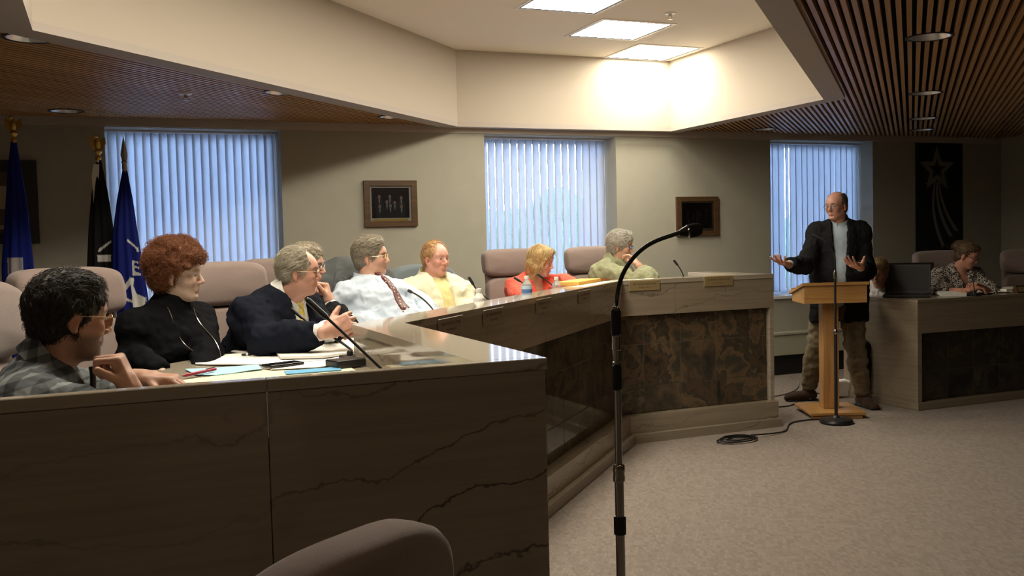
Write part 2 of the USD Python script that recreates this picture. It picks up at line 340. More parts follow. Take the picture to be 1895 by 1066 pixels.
for (x, y), lab in zip(DL, dl_lab):
    if first is None:
        first = d = thing("downlight", lab, "ceiling light", (x, y, ZC), group="round recessed downlights")
        obj("trim_ring", lathe([(RD - .012, .006), (RD - .012, -.004), (RD + .004, -.004), (RD + .004, .006), (RD - .012, .006)], 28), MAT["black_plastic"], d, 30)
        obj("reflector", lathe([(RD - .013, -.002), (RD - .03, .035), (RD - .06, .075), (.02, .095), (0.0005, .098)], 28), MAT["reflector"], d, 40)
    else: copy_of(first, "downlight", lab, (x, y, ZC))
# unseen downlights, out of view, placed to light the near stone panel
for i, (x, y, lab) in enumerate(((-.75, .55, "unseen downlight out of view at the left, lighting the near stone panel"), (.75, .35, "unseen downlight out of view in the middle, lighting the near stone panel"), (2.6, -.6, "unseen downlight out of view at the right, lighting the audience side"))):
    d = thing("unseen_downlight", lab, "ceiling light", (x, y, ZC), group="unseen downlights over the audience")
    obj("trim_ring", lathe([(RD - .012, .003), (RD - .012, -.004), (RD + .004, -.004), (RD + .004, .003), (RD - .012, .003)], 28), MAT["black_plastic"], d, 30)
    obj("lens", lathe([(RD - .013, -.0015), (.0005, -.0015)], 28), MAT["unseen_bulb"], d)
    lp = UsdLux.DiskLight.Define(stage, f"/World/unseen_lamp_{i}"); lp.CreateRadiusAttr(.09); lp.CreateIntensityAttr(UNSEEN_LAMP_POWER); lp.CreateColorAttr(Gf.Vec3f(1.0, 0.80, 0.56)); lp.AddTranslateOp().Set(Gf.Vec3d(x, y, ZC - .012))
# square ceiling lights along the recess
LX = [(4.635 - .7655 * i, 7.683 - .7655 * i) for i in range(7)]
PS = 0.33
tl_lab = ["square ceiling light in the point of the recess, nearest the bright wall corner", "second square ceiling light from the recess point", "third square ceiling light from the recess point, cut by the top of the photo",
          "fourth square ceiling light from the recess point", "fifth square ceiling light from the recess point", "sixth square ceiling light from the recess point", "seventh square ceiling light, at the near end of the recess"]
for i, (x, y) in enumerate(LX):
    if i == 0:
        tl = d = thing("troffer_light", tl_lab[0], "ceiling light", (x, y, ZR), group="square lights in the recess")
        fr = sbox(-PS, -PS, PS, PS).difference(sbox(-PS + .022, -PS + .022, PS - .022, PS - .022))
        obj("frame", prism(fr, -.006, .0), MAT["white_metal"], d)
        obj("shadow_gap", prism(sbox(-PS + .022, -PS + .022, PS - .022, PS - .022).difference(sbox(-PS + .036, -PS + .036, PS - .036, PS - .036)), -.0045, -.001), MAT["black_plastic"], d)
        obj("diffuser", prism(sbox(-PS + .0365, -PS + .0365, PS - .0365, PS - .0365), -.003, -.0015), MAT["tube_light"], d)
    else: copy_of(tl, "troffer_light", tl_lab[i], (x, y, ZR))
    rl = UsdLux.RectLight.Define(stage, f"/World/lamp_{i}")
    rl.CreateWidthAttr(.58); rl.CreateHeightAttr(.58); rl.CreateIntensityAttr(PANEL_POWER); rl.CreateColorAttr(Gf.Vec3f(*PANEL_COLOR))
    sh = UsdLux.ShapingAPI.Apply(rl.GetPrim()); sh.CreateShapingConeAngleAttr(PANEL_SPREAD)
    rl.AddTranslateOp().Set(Gf.Vec3d(x, y, ZR - .012))
# sprinklers
sp = thing("sprinkler_head", "small metal sprinkler on the wooden slats left of the recess", "sprinkler", (.532, 6.77, ZC))
obj("plate", lathe([(.0005, 0), (.045, 0), (.04, -.008), (.0005, -.01)], 20), MAT["white_metal"], sp, 40)
obj("deflector", cat_([lathe([(.0005, -.01), (.009, -.01), (.009, -.03), (.0005, -.03)], 12), lathe([(.0005, -.044), (.018, -.044), (.018, -.047), (.0005, -.047)], 12), cbox(-.012, -.009, -.003, .003, -.045, -.01), cbox(.009, .012, -.003, .003, -.045, -.01)]), MAT["chrome"], sp)
copy_of(sp, "sprinkler_head", "small sprinkler on the white recess ceiling beside the square lights", (3.95, 6.29, ZR))
# windows: frame, panes, sill, blinds
bl_lab = ["closed vertical blind in the left window behind the flags", "vertical blind with bright gaps in the middle window behind the blonde woman", "vertical blind in the right window behind the standing speaker"]
for i, (a, b) in enumerate(WIN):
    w = thing(f"window_{i + 1}", kind="structure")
    Yg = YW + WT
    fr = sbox(a, Z0, b, Z1).difference(sbox(a + .05, Z0 + .05, b - .05, Z1 - .05))
    obj("window_frame", frame_mesh(prism(fr, 0, .05), (0, Yg, 0), (1, 0, 0), (0, 0, 1), (0, -1, 0)), MAT["white_metal"], w)
    xm = (a + b) / 2
    for u, v in ((a + .05, b - .05),):
        obj("pane", cbox(u, v, Yg - .028, Yg - .022, Z0 + .05, Z1 - .05), MAT["pane"], w)
    obj("window_sill", cbox(a - .0, b + .0, YW - .03, Yg - .05, Z0 - .03, Z0 + .004, .004), MAT["white_metal"], w)
    bd = thing("vertical_blind", bl_lab[i], "blind", (a, YW + .20, Z1), group=None)
    W = b - a
    obj("headrail", cbox(.01, W - .01, -.02, .02, -.018, -.001, .003), MAT["white_metal"], bd)
    n = (20, 17, 17)[i]; pit = (W - .06) / n
    th = arc = np.linspace(-1, 1, 7)
    for j in range(n):
        ang = math.radians((20, 26, 6)[i] + rng.normal(0, (2.0, 1.5, 3.0)[i]))
        if i == 1 and j >= n - 3: ang = math.radians(4)
        if i == 2 and j in (4,): ang = math.radians(30)
        if i == 0 and j in (1, 2, 3, 4, 14, 15, 16, 17): ang = math.radians(27)
        hw = .0445; x0 = .03 + pit * (j + .5)
        cx, cy = th * hw, .006 * (1 - th ** 2)
        P = np.stack([cx * math.cos(ang) - cy * math.sin(ang), cx * math.sin(ang) + cy * math.cos(ang)], 1); n2 = np.stack([-np.sin(ang) * np.ones(7), np.cos(ang) * np.ones(7)], 1) * .0006
        pl = Polygon(np.vstack([P, (P + n2)[::-1]]))
        m = prism(pl, -(Z1 - Z0) + .03, -.019); m.apply_translation((x0, 0, 0))
        obj("slat", m, MAT["blind_fabric"], bd, 40)
    obj("pull_cord", tube([(W - .035, -.03, -.03), (W - .035, -.035, -.7), (W - .033, -.03, -1.05)], .0022, 6), MAT["white_metal"], bd)
# baseboard heater under the right window
ht = thing("baseboard_heater", "long cream metal radiator cover on the wall under the right window", "heater", (6.05, YW, 0))
obj("cover", cat_([cbox(0, 1.95, -.11, -.002, .20, .42, .006), cbox(.0, 1.95, -.125, -.002, .41, .435, .004)]), MAT["heater_metal"], ht)
obj("base_rail", cbox(0, 1.95, -.075, -.022, .0, .2, .003), MAT["black_plastic"], ht)
# outside: paving and trees beyond the glass
gd = struct("ground", cbox(-30, 40, YW + .31, 60, -1.2, -1.0), mat("paving", (0.55, 0.55, 0.53), 0.9, var=.1, scale=2))
# ================================================================ the dais
HT, HD, DE = 1.142, 1.0, .135        # ledge top, desk top, members' edge
A, B, Cc, D = np.array((1.04, 2.317)), np.array((1.04, 3.58)), np.array((3.33, 5.98)), np.array((4.62, 5.98))
dais = thing("council_dais", "long angled council dais of veined beige stone with slate tile front", "desk")
def offs(pts, d):
    """the front line A-B-C-D moved by d to the members' side"""
    l = LineString(pts).parallel_offset(d, "left", join_style=2) if d > 0 else LineString(pts).parallel_offset(-d, "right", join_style=2)
    p = np.array(l.coords)
    if np.linalg.norm(p[0] - pts[0]) > np.linalg.norm(p[-1] - pts[0]): p = p[::-1]
    return p
FRONT = [A, B, Cc, D]
def strip(d0, d1, z0, z1, pts=FRONT): return prism(Polygon(np.vstack([offs(pts, d0) if d0 else np.array(pts), (offs(pts, d1) if d1 else np.array(pts))[::-1]])), z0, z1)
def seg_strip(i, d0, d1, z0, z1, s0=0.0, s1=1.0):
    """part of one straight run, mitred at its ends"""
    o0 = offs(FRONT, d0) if d0 else np.array(FRONT); o1 = offs(FRONT, d1) if d1 else np.array(FRONT)
    a0, b0, a1, b1 = o0[i], o0[i + 1], o1[i], o1[i + 1]
    L = lambda a, b, s: a + (b - a) * s
    return prism(Polygon([L(a0, b0, s0), L(a0, b0, s1), L(a1, b1, s1), L(a1, b1, s0)]), z0, z1)
for i in range(3):                                            # ledge tops, mitred
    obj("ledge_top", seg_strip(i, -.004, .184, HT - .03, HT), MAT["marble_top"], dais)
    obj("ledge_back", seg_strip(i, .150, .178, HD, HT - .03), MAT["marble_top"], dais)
g = .0015
for i, (n, zz) in enumerate(((2, 0), (4, 0), (3, 0))):         # upper band of stone slabs with open joints
    if i == 0:
        obj("marble_panel", seg_strip(0, .004, .034, .89, HT - .03), MAT["marble"], dais)
        continue
    for j in range(n):
        e = g / np.linalg.norm(FRONT[i + 1] - FRONT[i]); s0, s1 = j / n, (j + 1) / n
        obj("marble_panel", seg_strip(i, 0, .03, .89, HT - .0305, s0 + (e if j else 0), s1 - (e if j < n - 1 else 0)), MAT["marble_band"], dais)
obj("core", strip(.085, .16, .19, HT - .03), MAT["grout"], dais)
# slate tiles, recessed
def tiles(i, s_list, z_list, d, polished, t=.022):
    ax = FRONT[i + 1] - FRONT[i]; L = np.linalg.norm(ax)
    for a, b in zip(s_list[:-1], s_list[1:]):
        for z0, z1 in zip(z_list[:-1], z_list[1:]):
            v = rng.integers(3)
            base = offs(FRONT, d); p0 = base[i]; dd = (base[i + 1] - base[i]); LL = np.linalg.norm(dd); dd = dd / LL; nn = np.array((-dd[1], dd[0]))
            m = cbox(a + .002, b - .002, 0, t, z0 + .002, z1 - .002, .0015)
            obj("tile", frame_mesh(m, (p0[0], p0[1], 0), (dd[0], dd[1], 0), (nn[0], nn[1], 0), (0, 0, 1)), MAT[f"slate_{'polished_' if polished else ''}{v}"], dais)
rows = [.186, .378, .680, .888]
bl = offs(FRONT, .045); L2 = np.linalg.norm(bl[3] - bl[2]); L1 = np.linalg.norm(bl[2] - bl[1]); L0 = np.linalg.norm(bl[1] - bl[0])
x0 = bl[2][0]
tiles(2, [.003] + [v - x0 for v in (3.519, 3.824, 4.129, 4.434)] + [L2 - .035], rows, .045, False)
tiles(1, [.003] + list(np.arange(.26, L1 - .1, .305)) + [L1 - .003], rows, .045, True)
tiles(0, [.035] + list(np.arange(.34, L0 - .1, .305)) + [L0 - .003], rows, .045, True)
obj("backing", strip(.048, .09, .19, .889), MAT["grout"], dais)
for i in range(3):
    obj("curb", seg_strip(i, -.045, .10, .062, .186), MAT["marble"], dais)
    obj("plinth", seg_strip(i, -.085, .12, .0, .062), MAT["marble"], dais)
# ends
obj("end_panel", cbox(D[0] - .035, D[0], D[1] + .0315, D[1] + .87, .187, HT - .0305, .002), MAT["marble"], dais)
obj("end_trim", cbox(D[0] - .034, D[0] - .0005, D[1] + .003, D[1] + .031, .187, .8895), MAT["marble_top"], dais)
xs = [-.92, .332, 1.04]
for a, b in zip(xs[:-1], xs[1:]):
    obj("end_panel", cbox(a + .001, b - .001, 2.283, 2.3155, .0, HT - .0305, .0015), MAT["marble"], dais)
    obj("end_cap", cbox(a + .0005, (b - .0005) if b < 1 else 1.044, 2.278, 2.3165, HT - .03, HT, .002), MAT["marble_top"], dais)
# members' desk top, three runs
dk = [np.array((DE, 2.32)), np.array((DE, 3.915)), np.array((3.05, 6.85)), np.array((4.585, 6.85))]
bk = offs(FRONT, .152); bk[0][1] = 2.32; bk[3][0] = 4.585
for i in range(3):
    obj("desk_top", prism(Polygon([bk[i], bk[i + 1], dk[i + 1], dk[i]]), HD - .035, HD), MAT["marble_top"], dais)
obj("end_ledge", cbox(4.43, 4.62, 6.165, 6.85, HT - .03, HT, .002), MAT["marble_top"], dais)
obj("end_ledge_back", cbox(4.44, 4.468, 6.165, 6.85, HD, HT - .03), MAT["marble_top"], dais)
# name plates
def plate(loc, rz, lab, seed, pm="brass_plate"):
    r = np.random.default_rng(seed)
    t = thing("name_plate", lab, "name plate", loc, rz)
    obj("plate", cbox(-.125, .125, -.008, -.0005, -.037, .037, .002), MAT[pm], t)
    marks = []
    for z, h, w0 in ((.012, .013, .19), (-.014, .008, .09)):
        x = -w0 / 2
        while x < w0 / 2:
            w = r.uniform(.004, .009); marks.append(cbox(x, x + w * .55, -.0088, -.0078, z - h / 2, z + h / 2)); x += w + r.choice([.002, .002, .01], p=[.5, .35, .15])
    obj("worn_lettering", cat_(marks), MAT["dark_print"], t)
md = (Cc - B) / np.linalg.norm(Cc - B); ma = math.degrees(math.atan2(md[1], md[0]))
for k, (s, lab) in enumerate(((.42, "small tan name plate on the angled stone front, nearest the near counter corner"), (.90, "small tan name plate on the angled stone front below the first white capped bottle"), (1.62, "small tan name plate on the angled stone front below the blonde woman"), (2.38, "small tan name plate on the angled stone front below the orange envelope"))):
    p = B + md * s * 1.0; plate((p[0], p[1], 1.092), ma, lab, 10 + k, "stone_plate")
plate((3.505, 5.98, 1.101), 0, "brass name plate on the far stone front, below the man in the olive jacket", 21)
plate((4.125, 5.98, 1.108), 0, "brass name plate on the far stone front, nearest its right end", 22)

# ================================================================ staff desk on the right
SX, SY, SH = 5.945, 5.886, .888
sd = thing("staff_desk", "dark straight staff desk of beige stone with slate front at the right", "desk")
for a, b in zip((SX, 7.55, 9.2), (7.55, 9.2, 9.2)):
    if b > a:
        obj("desk_top", cbox(a + (.0 if a == SX else .001), b, SY, SY + .85, SH - .025, SH, .002), MAT["marble_plain"], sd)
for a, b in zip((SX, 7.0, 8.1), (7.0, 8.1, 9.2)): obj("marble_panel", cbox(a + .001, b - .001, SY + .004, SY + .034, .616, SH - .0255, .0015), MAT["marble_plain"], sd)
obj("end_panel", cbox(SX + .002, SX + .032, SY + .035, SY + .85, .062, SH - .0255, .0015), MAT["marble_plain"], sd)
obj("corner_post", cbox(SX + .002, SX + .045, SY + .004, SY + .034, .062, .6155), MAT["marble_plain"], sd)
obj("plinth", cbox(SX - .012, 9.2, SY - .012, SY + .1, 0, .062, .003), MAT["marble_plain"], sd)
obj("end_plinth", cbox(SX - .012, SX + .05, SY + .101, SY + .86, 0, .062, .003), MAT["marble_plain"], sd)
xs = [SX + .046] + list(np.arange(SX + .365, 9.1, .288)) + [9.2]
for a, b in zip(xs[:-1], xs[1:]):
    for z0, z1 in ((.063, .30), (.30, .615)):
        obj("tile", cbox(a + .002, b - .002, SY + .045, SY + .067, z0 + .002, z1 - .002, .0015), MAT[f"slate_dark_{rng.integers(3)}"], sd)
obj("backing", cbox(SX + .046, 9.2, SY + .048, SY + .09, .063, .6155), MAT["grout"], sd)
# ================================================================ figures
def nrm(v): v = np.asarray(v, float); return v / np.linalg.norm(v)
CRh, CFh = nrm([CR[0], CR[1], 0]), nrm([CF[0], CF[1], 0])
def facing(phi):
    """unit direction: 0 = along the room's counter to the right, 90 = away, -90 = towards the audience"""
    a = math.radians(phi); return math.cos(a) * CRh + math.sin(a) * CFh
def smin(a, b, k):
    h = np.clip(.5 + .5 * (b - a) / k, 0, 1); return b + (a - b) * h - k * h * (1 - h)
class Grid:
    """signed distances on a box whose steps are fine where they need to be"""
    def __init__(s, lo, hi, step, fine=()):
        s.ax = []
        for i in range(3):
            x, L = lo[i], []
            while x < hi[i]:
                st = step
                for c, r, f in fine:
                    if c[i] - r - step * .5 < x < c[i] + r: st = min(st, f)
                L.append(x); x += st
            s.ax.append(np.array(L + [x], np.float32))
        s.A = np.full([len(a) for a in s.ax], 1.0, np.float32)
    def block(s, lo, hi):
        sl = []
        for i in range(3):
            a, b = np.searchsorted(s.ax[i], lo[i]), np.searchsorted(s.ax[i], hi[i], "right")
            if b <= a: return None
            sl.append(slice(max(a - 1, 0), b + 1))
        return tuple(sl)
    def pts(s, sl): return s.ax[0][sl[0]][:, None, None], s.ax[1][sl[1]][None, :, None], s.ax[2][sl[2]][None, None, :]
    def do(s, prim, k=.01, op="add", grow=0.0):
        lo, hi = prim_box(prim, grow); m = k + .035
        sl = s.block(lo - m, hi + m)
        if sl is None: return s
        d = prim_dist(prim, *s.pts(sl)) - grow
        if op == "add": s.A[sl] = smin(s.A[sl], d, k)
        elif op == "sub": s.A[sl] = -smin(-s.A[sl], d, k)
        return s
    def cut(s, p, n, k=None):
        """keeps the side that n points away from"""
        X, Y, Z = s.pts((slice(None),) * 3); n = nrm(n); d = (X - p[0]) * n[0] + (Y - p[1]) * n[1] + (Z - p[2]) * n[2]
        s.A = np.maximum(s.A, d) if not k else -smin(-s.A, -d, k); return s
def prim_box(p, g=0):
    if p[0] == "rc": return np.minimum(p[1] - p[3], p[2] - p[4]) - g, np.maximum(p[1] + p[3], p[2] + p[4]) + g
    r = np.linalg.norm(p[2]) if p[0] == "bx" else np.max(p[2]); return p[1] - r - g, p[1] + r + g
def prim_dist(p, X, Y, Z):
    if p[0] == "rc":
        _, a, b, ra, rb = p; ba = b - a; L = max(float(ba @ ba), 1e-9)
        x, y, z = X - a[0], Y - a[1], Z - a[2]
        t = np.clip((x * ba[0] + y * ba[1] + z * ba[2]) / L, 0, 1)
        return np.sqrt((x - t * ba[0]) ** 2 + (y - t * ba[1]) ** 2 + (z - t * ba[2]) ** 2) - (ra + (rb - ra) * t)
    _, c, r, R = p
    x, y, z = X - c[0], Y - c[1], Z - c[2]
    q = [x * R[i][0] + y * R[i][1] + z * R[i][2] for i in range(3)]
    if p[0] == "el":
        k0 = np.sqrt(sum((q[i] / r[i]) ** 2 for i in range(3))); k1 = np.sqrt(sum((q[i] / r[i] ** 2) ** 2 for i in range(3)))
        return k0 * (k0 - 1) / np.maximum(k1, 1e-6)
    e = .012
    w = [np.maximum(np.abs(q[i]) - r[i] + e, 0) for i in range(3)]
    return np.sqrt(w[0] ** 2 + w[1] ** 2 + w[2] ** 2) - e + np.minimum(np.maximum.reduce([np.abs(q[i]) - r[i] + e for i in range(3)]), 0)
def rc(a, b, ra, rb=None): return ("rc", np.asarray(a, float), np.asarray(b, float), float(ra), float(ra if rb is None else rb))
def el(c, r, R): return ("el", np.asarray(c, float), np.asarray(r, float), np.asarray(R, float))
def nets(g):
    """surface of a Grid as (vertices, quads)"""
    A = g.A; S = A < 0
    c = np.zeros([n - 1 for n in A.shape], np.int8)
    for a, b, d in np.ndindex(2, 2, 2): c += S[a:a + c.shape[0], b:b + c.shape[1], d:d + c.shape[2]]
    mask = (c > 0) & (c < 8); I = np.stack(np.nonzero(mask), 1); idx = np.full(c.shape, -1, np.int64); idx[mask] = np.arange(len(I))
    acc, cnt = np.zeros((len(I), 3)), np.zeros(len(I))
    for ax in range(3):
        o = [k for k in range(3) if k != ax]
        for a, b in np.ndindex(2, 2):
            i0 = I.copy(); i0[:, o[0]] += a; i0[:, o[1]] += b; i1 = i0.copy(); i1[:, ax] += 1
            va, vb = A[tuple(i0.T)], A[tuple(i1.T)]; cr = (va < 0) != (vb < 0)
            t = np.where(cr, va / np.where(cr, va - vb, 1), 0)
            p = np.stack([g.ax[k][i0[:, k]] for k in range(3)], 1).astype(float)
            p[:, ax] += t * (g.ax[ax][i1[:, ax]] - g.ax[ax][i0[:, ax]])
            acc += p * cr[:, None]; cnt += cr
    V = acc / cnt[:, None]; F = []
    for ax in range(3):
        o = [(1, 2), (2, 0), (0, 1)][ax]
        s0 = [slice(None)] * 3; s1 = [slice(None)] * 3; s0[ax] = slice(0, -1); s1[ax] = slice(1, None)
        E = np.stack(np.nonzero(S[tuple(s0)] != S[tuple(s1)]), 1)
        E = E[(E[:, o[0]] > 0) & (E[:, o[1]] > 0) & (E[:, o[0]] < A.shape[o[0]] - 1) & (E[:, o[1]] < A.shape[o[1]] - 1)]
        q = []
        for a, b in ((-1, -1), (0, -1), (0, 0), (-1, 0)):
            e = E.copy(); e[:, o[0]] += a; e[:, o[1]] += b; q.append(idx[tuple(e.T)])
        q = np.stack(q, 1); fl = ~S[tuple(E.T)]; q[fl] = q[fl][:, ::-1]; F.append(q)
    return V, np.vstack(F)
def vnormals(V, F):
    T3 = np.vstack([F[:, [0, 1, 2]], F[:, [0, 2, 3]]]) if F.shape[1] == 4 else F
    n = np.zeros_like(V); f = np.cross(V[T3[:, 1]] - V[T3[:, 0]], V[T3[:, 2]] - V[T3[:, 0]])
    for k in range(3): np.add.at(n, T3[:, k], f)
    return n / np.maximum(np.linalg.norm(n, axis=1, keepdims=True), 1e-12)
def ripple(V, F, amp, freq, R=None, seed=0, oct=3, ridge=False):
    """moves a surface in and out by noise; freq per axis of R"""
    q = (V @ np.asarray(R).T if R is not None else V) * np.asarray(freq)
    f = meshkit.fbm(q, oct, seed)
    if ridge: f = 1 - np.abs(2 * f - 1) * 1.6
    return V + vnormals(V, F) * (amp * (f - .5) * 2)[:, None]
def smoothed(V, F, it=1, w=.5):
    import scipy.sparse as sps
    e = np.vstack([F[:, [i, (i + 1) % F.shape[1]]] for i in range(F.shape[1])]); e = np.vstack([e, e[:, ::-1]])
    M = sps.csr_matrix((np.ones(len(e)), (e[:, 0], e[:, 1])), (len(V), len(V))); M.data[:] = 1; d = np.asarray(M.sum(1)).ravel()
    for _ in range(it):
        V = V + w * ((M @ V) / d[:, None] - V)
        V = V - (w + .03) * ((M @ V) / d[:, None] - V) * .5
    return V
def put(name, V, F, m, parent, tint=None, label=None):
    o = obj(name, (V, F), m, parent, True, label)
    if tint is not None:
        UsdGeom.PrimvarsAPI(o).CreatePrimvar("tint", Sdf.ValueTypeNames.Color3fArray, "vertex").Set(Vt.Vec3fArray.FromNumpy(np.asarray(tint, np.float32)))
    return o
def tinted(name, rough, spec=.5, bump=0.0, bscale=500, sheen=0.0):
    n = {"a": ("attribute", {"attribute": "tint"}), "p": ("principled_bsdf", {"roughness": rough, "specular_ior_level": spec, "sheen_weight": sheen})}; l = [("a.color", "p.base_color")]
    if bump: n |= {"g": ("geometry", {}), "n": ("noise_texture", {"scale": bscale, "detail": 2.0}), "b": ("bump", {"strength": .6, "distance": bump})}; l += [("g.position", "n.vector"), ("n.fac", "b.height"), ("b.normal", "p.normal")]
    MAT[name] = usdkit.material(stage, f"/World/Looks/{name}", n, l, surface="p.BSDF"); return MAT[name]
tinted("skin", .45, .4, .0006, 420); tinted("hair_tone", .5, .35, .0025, 350)
def cloth(name, c, var=.06, scale=30, bump=.0008, bscale=500, rough=.85): return mat(name, c, rough, var=var, scale=scale, bump=bump, bscale=bscale, spec=.25 if max(c) > .04 else .06, sheen=.1 if max(c) > .04 else 0)
for nm, c in dict(cloth_black=(.006, .0065, .008), cloth_navy=(.010, .012, .020), cloth_charcoal=(.012, .012, .013), cloth_white=(.80, .80, .78), cloth_paleblue=(.50, .58, .68), cloth_cream=(.72, .70, .52),
                  cloth_yellow=(.66, .58, .28), cloth_coral=(.82, .12, .075), cloth_olive=(.27, .28, .165), cloth_khaki=(.15, .115, .065), cloth_grey=(.10, .105, .11), cloth_shirtblue=(.34, .42, .50), leather_brown=(.05, .025, .015), cloth_dim=(.05, .05, .055)).items(): cloth(nm, c)
# checked, dotted and ring patterned cloth
def pattern(name, nodes, links):
    MAT[name] = usdkit.material(stage, f"/World/Looks/{name}", nodes, links, surface="p.BSDF")
pattern("plaid", {"g": ("geometry", {}), "m": ("mapping", {"rotation": (.1, .25, .65)}), "w1": ("wave_texture", {"wave_type": "bands", "bands_direction": "x", "scale": 7.0, "distortion": .6}), "w2": ("wave_texture", {"wave_type": "bands", "bands_direction": "z", "scale": 7.0, "distortion": .6}),
     "a": ("map_range", {"from_min": .42, "from_max": .58, "clamp": True}), "b": ("map_range", {"from_min": .42, "from_max": .58, "clamp": True}), "x": ("math", {"math_type": "add"}), "h": ("math", {"math_type": "multiply", "value2": .5}),
     "r": ("rgb_ramp", {"ramp": [(.0, (.035, .040, .046)), (.5, (.095, .108, .115)), (1, (.23, .25, .255))]}), "p": ("principled_bsdf", {"roughness": .9})},
    [("g.position", "m.vector"), ("m.vector", "w1.vector"), ("m.vector", "w2.vector"), ("w1.fac", "a.value"), ("w2.fac", "b.value"), ("a.result", "x.value1"), ("b.result", "x.value2"), ("x.value", "h.value1"), ("h.value", "r.fac"), ("r.color", "p.base_color")])
pattern("ring_print", {"g": ("geometry", {}), "m": ("mapping", {"rotation": (.2, .5, .4), "scale": (38, 38, 38)}), "v": ("voronoi_texture", {"scale": 1.0, "randomness": .25, "feature": "f1"}),
     "r": ("rgb_ramp", {"ramp": [(.0, (.03, .027, .024)), (.26, (.03, .027, .024)), (.32, (.42, .38, .33)), (.5, (.42, .38, .33)), (.56, (.03, .027, .024)), (1, (.03, .027, .024))]}), "p": ("principled_bsdf", {"roughness": .8})},
    [("g.position", "m.vector"), ("m.vector", "v.vector"), ("v.distance", "r.fac"), ("r.color", "p.base_color")])
pattern("tie_dots", {"g": ("geometry", {}), "v": ("voronoi_texture", {"scale": 62.0, "randomness": .15}), "r": ("rgb_ramp", {"ramp": [(0, (.62, .52, .40)), (.2, (.62, .52, .40)), (.27, (.10, .018, .014)), (1, (.07, .014, .012))]}), "p": ("principled_bsdf", {"roughness": .5})},
    [("g.position", "v.vector"), ("v.distance", "r.fac"), ("r.color", "p.base_color")])
pattern("tie_yellow", {"g": ("geometry", {}), "w": ("wave_texture", {"wave_type": "bands", "bands_direction": "diagonal", "scale": 14.0}), "r": ("rgb_ramp", {"ramp": [(0, (.62, .46, .06)), (.6, (.78, .62, .12)), (.8, (.42, .36, .16)), (1, (.35, .30, .14))]}), "p": ("principled_bsdf", {"roughness": .45})},
    [("g.position", "w.vector"), ("w.fac", "r.fac"), ("r.color", "p.base_color")])
mat("eye_white", (.40, .35, .32), .35); mat("iris_dark", (.02, .015, .012), .3); mat("spectacle_frame", (.06, .05, .045), .3, metal=.6); mat("spectacle_gold", (.5, .4, .25), .3, metal=.9); mat("sole_black", (.01, .01, .01), .6)

def head_axes(phi, pitch=0, roll=0):
    f = facing(phi); u = np.array([0, 0, 1.0]); l = np.cross(u, f)
    p, r = math.radians(pitch), math.radians(roll)
    f, u = math.cos(p) * f - math.sin(p) * u, math.cos(p) * u + math.sin(p) * f
    l, u = math.cos(r) * l + math.sin(r) * u, math.cos(r) * u - math.sin(r) * l
    return np.array([f, l, u])
def head_prims(H, R, s, c):
    """(primitive, blend, operation) list of a head with a face; c: variations"""
    w = lambda x, y, z: H + s * (x * R[0] + y * R[1] + z * R[2])
    E = lambda x, y, z, a, b, d: el(w(x, y, z), np.array([a, b, d]) * s, R)
    C2 = lambda p, q, ra, rb=None: rc(w(*p), w(*q), ra * s, (ra if rb is None else rb) * s)
    fw, jw, nl = c.get("face", 1.0), c.get("jaw", 1.0), c.get("nose", 1.0)
    L = [(E(-.012, 0, .035, .098, .077, .087), .01, "add"), (E(.028, 0, -.030, .060, .060 * fw, .082), .03, "add"), (E(.02, 0, .03, .078, .066, .06), .02, "add"),
         (C2((.0, .046 * jw, -.055), (.058, .020 * jw, -.098), .022, .017), .022, "add"), (C2((.0, -.046 * jw, -.055), (.058, -.020 * jw, -.098), .022, .017), .022, "add"),
         (E(.066, 0, -.098, .022, .024, .018), .018, "add"), (E(.02, 0, -.085, .05, .04, .03), .03, "add")]
    for y in (1, -1):
        L += [(C2((.083, y * .012, .024), (.070, y * .046, .022), .0105, .009), .014, "add"), (E(.062, y * .040, -.030, .024, .021, .024), .02, "add"),
              (E(.103, y * .031, .002, .019, .019, .014), .010, "sub"), (C2((.0835, y * .018, .0066), (.0755, y * .046, .0044), .0052), .004, "add"), (C2((.083, y * .020, -.0074), (.0745, y * .043, -.0070), .0043), .005, "add")]
    L += [(C2((.088, 0, .010), (.1085 * (1 + .02 * (nl - 1)), 0, -.030), .0075, .0115 * nl), .008, "add"), (E(.099, .0115, -.037, .0105, .0075, .0075), .006, "add"), (E(.099, -.0115, -.037, .0105, .0075, .0075), .006, "add"),
          (C2((.082, 0, -.055), (.084, 0, -.066), .014, .012), .012, "add"),
          (C2((.0900, 0, -.0655), (.0815, .025, -.0695), .0058, .0036), .004, "add"), (C2((.0900, 0, -.0655), (.0815, -.025, -.0695), .0058, .0036), .004, "add"),
          (C2((.0890, 0, -.0775), (.0810, .023, -.0725), .0066, .0038), .004, "add"), (C2((.0890, 0, -.0775), (.0810, -.023, -.0725), .0066, .0038), .004, "add"), (E(.060, 0, -.070, .026, .036, .022), .012, "add"),
          (C2((.0990, 0, -.0712), (.0895, .026, -.0712), .0024, .0020), .0025, "sub"), (C2((.0990, 0, -.0712), (.0895, -.026, -.0712), .0024, .0020), .0025, "sub"), (E(.093, 0, -.087, .010, .018, .006), .008, "sub")]
    for y in (1, -1):
        Re = np.array([R[0] * .95 + R[1] * y * .30, R[1] * .95 - R[0] * y * .30, R[2]])
        L += [(el(w(-.012, y * .079, -.012), np.array([.0175, .0080, .029]) * s, Re), .006, "add"), (el(w(-.006, y * .090, -.008), np.array([.0095, .0075, .0165]) * s, Re), .005, "sub"), (E(-.006, y * .077, -.039, .009, .006, .010), .006, "add")]
    return L
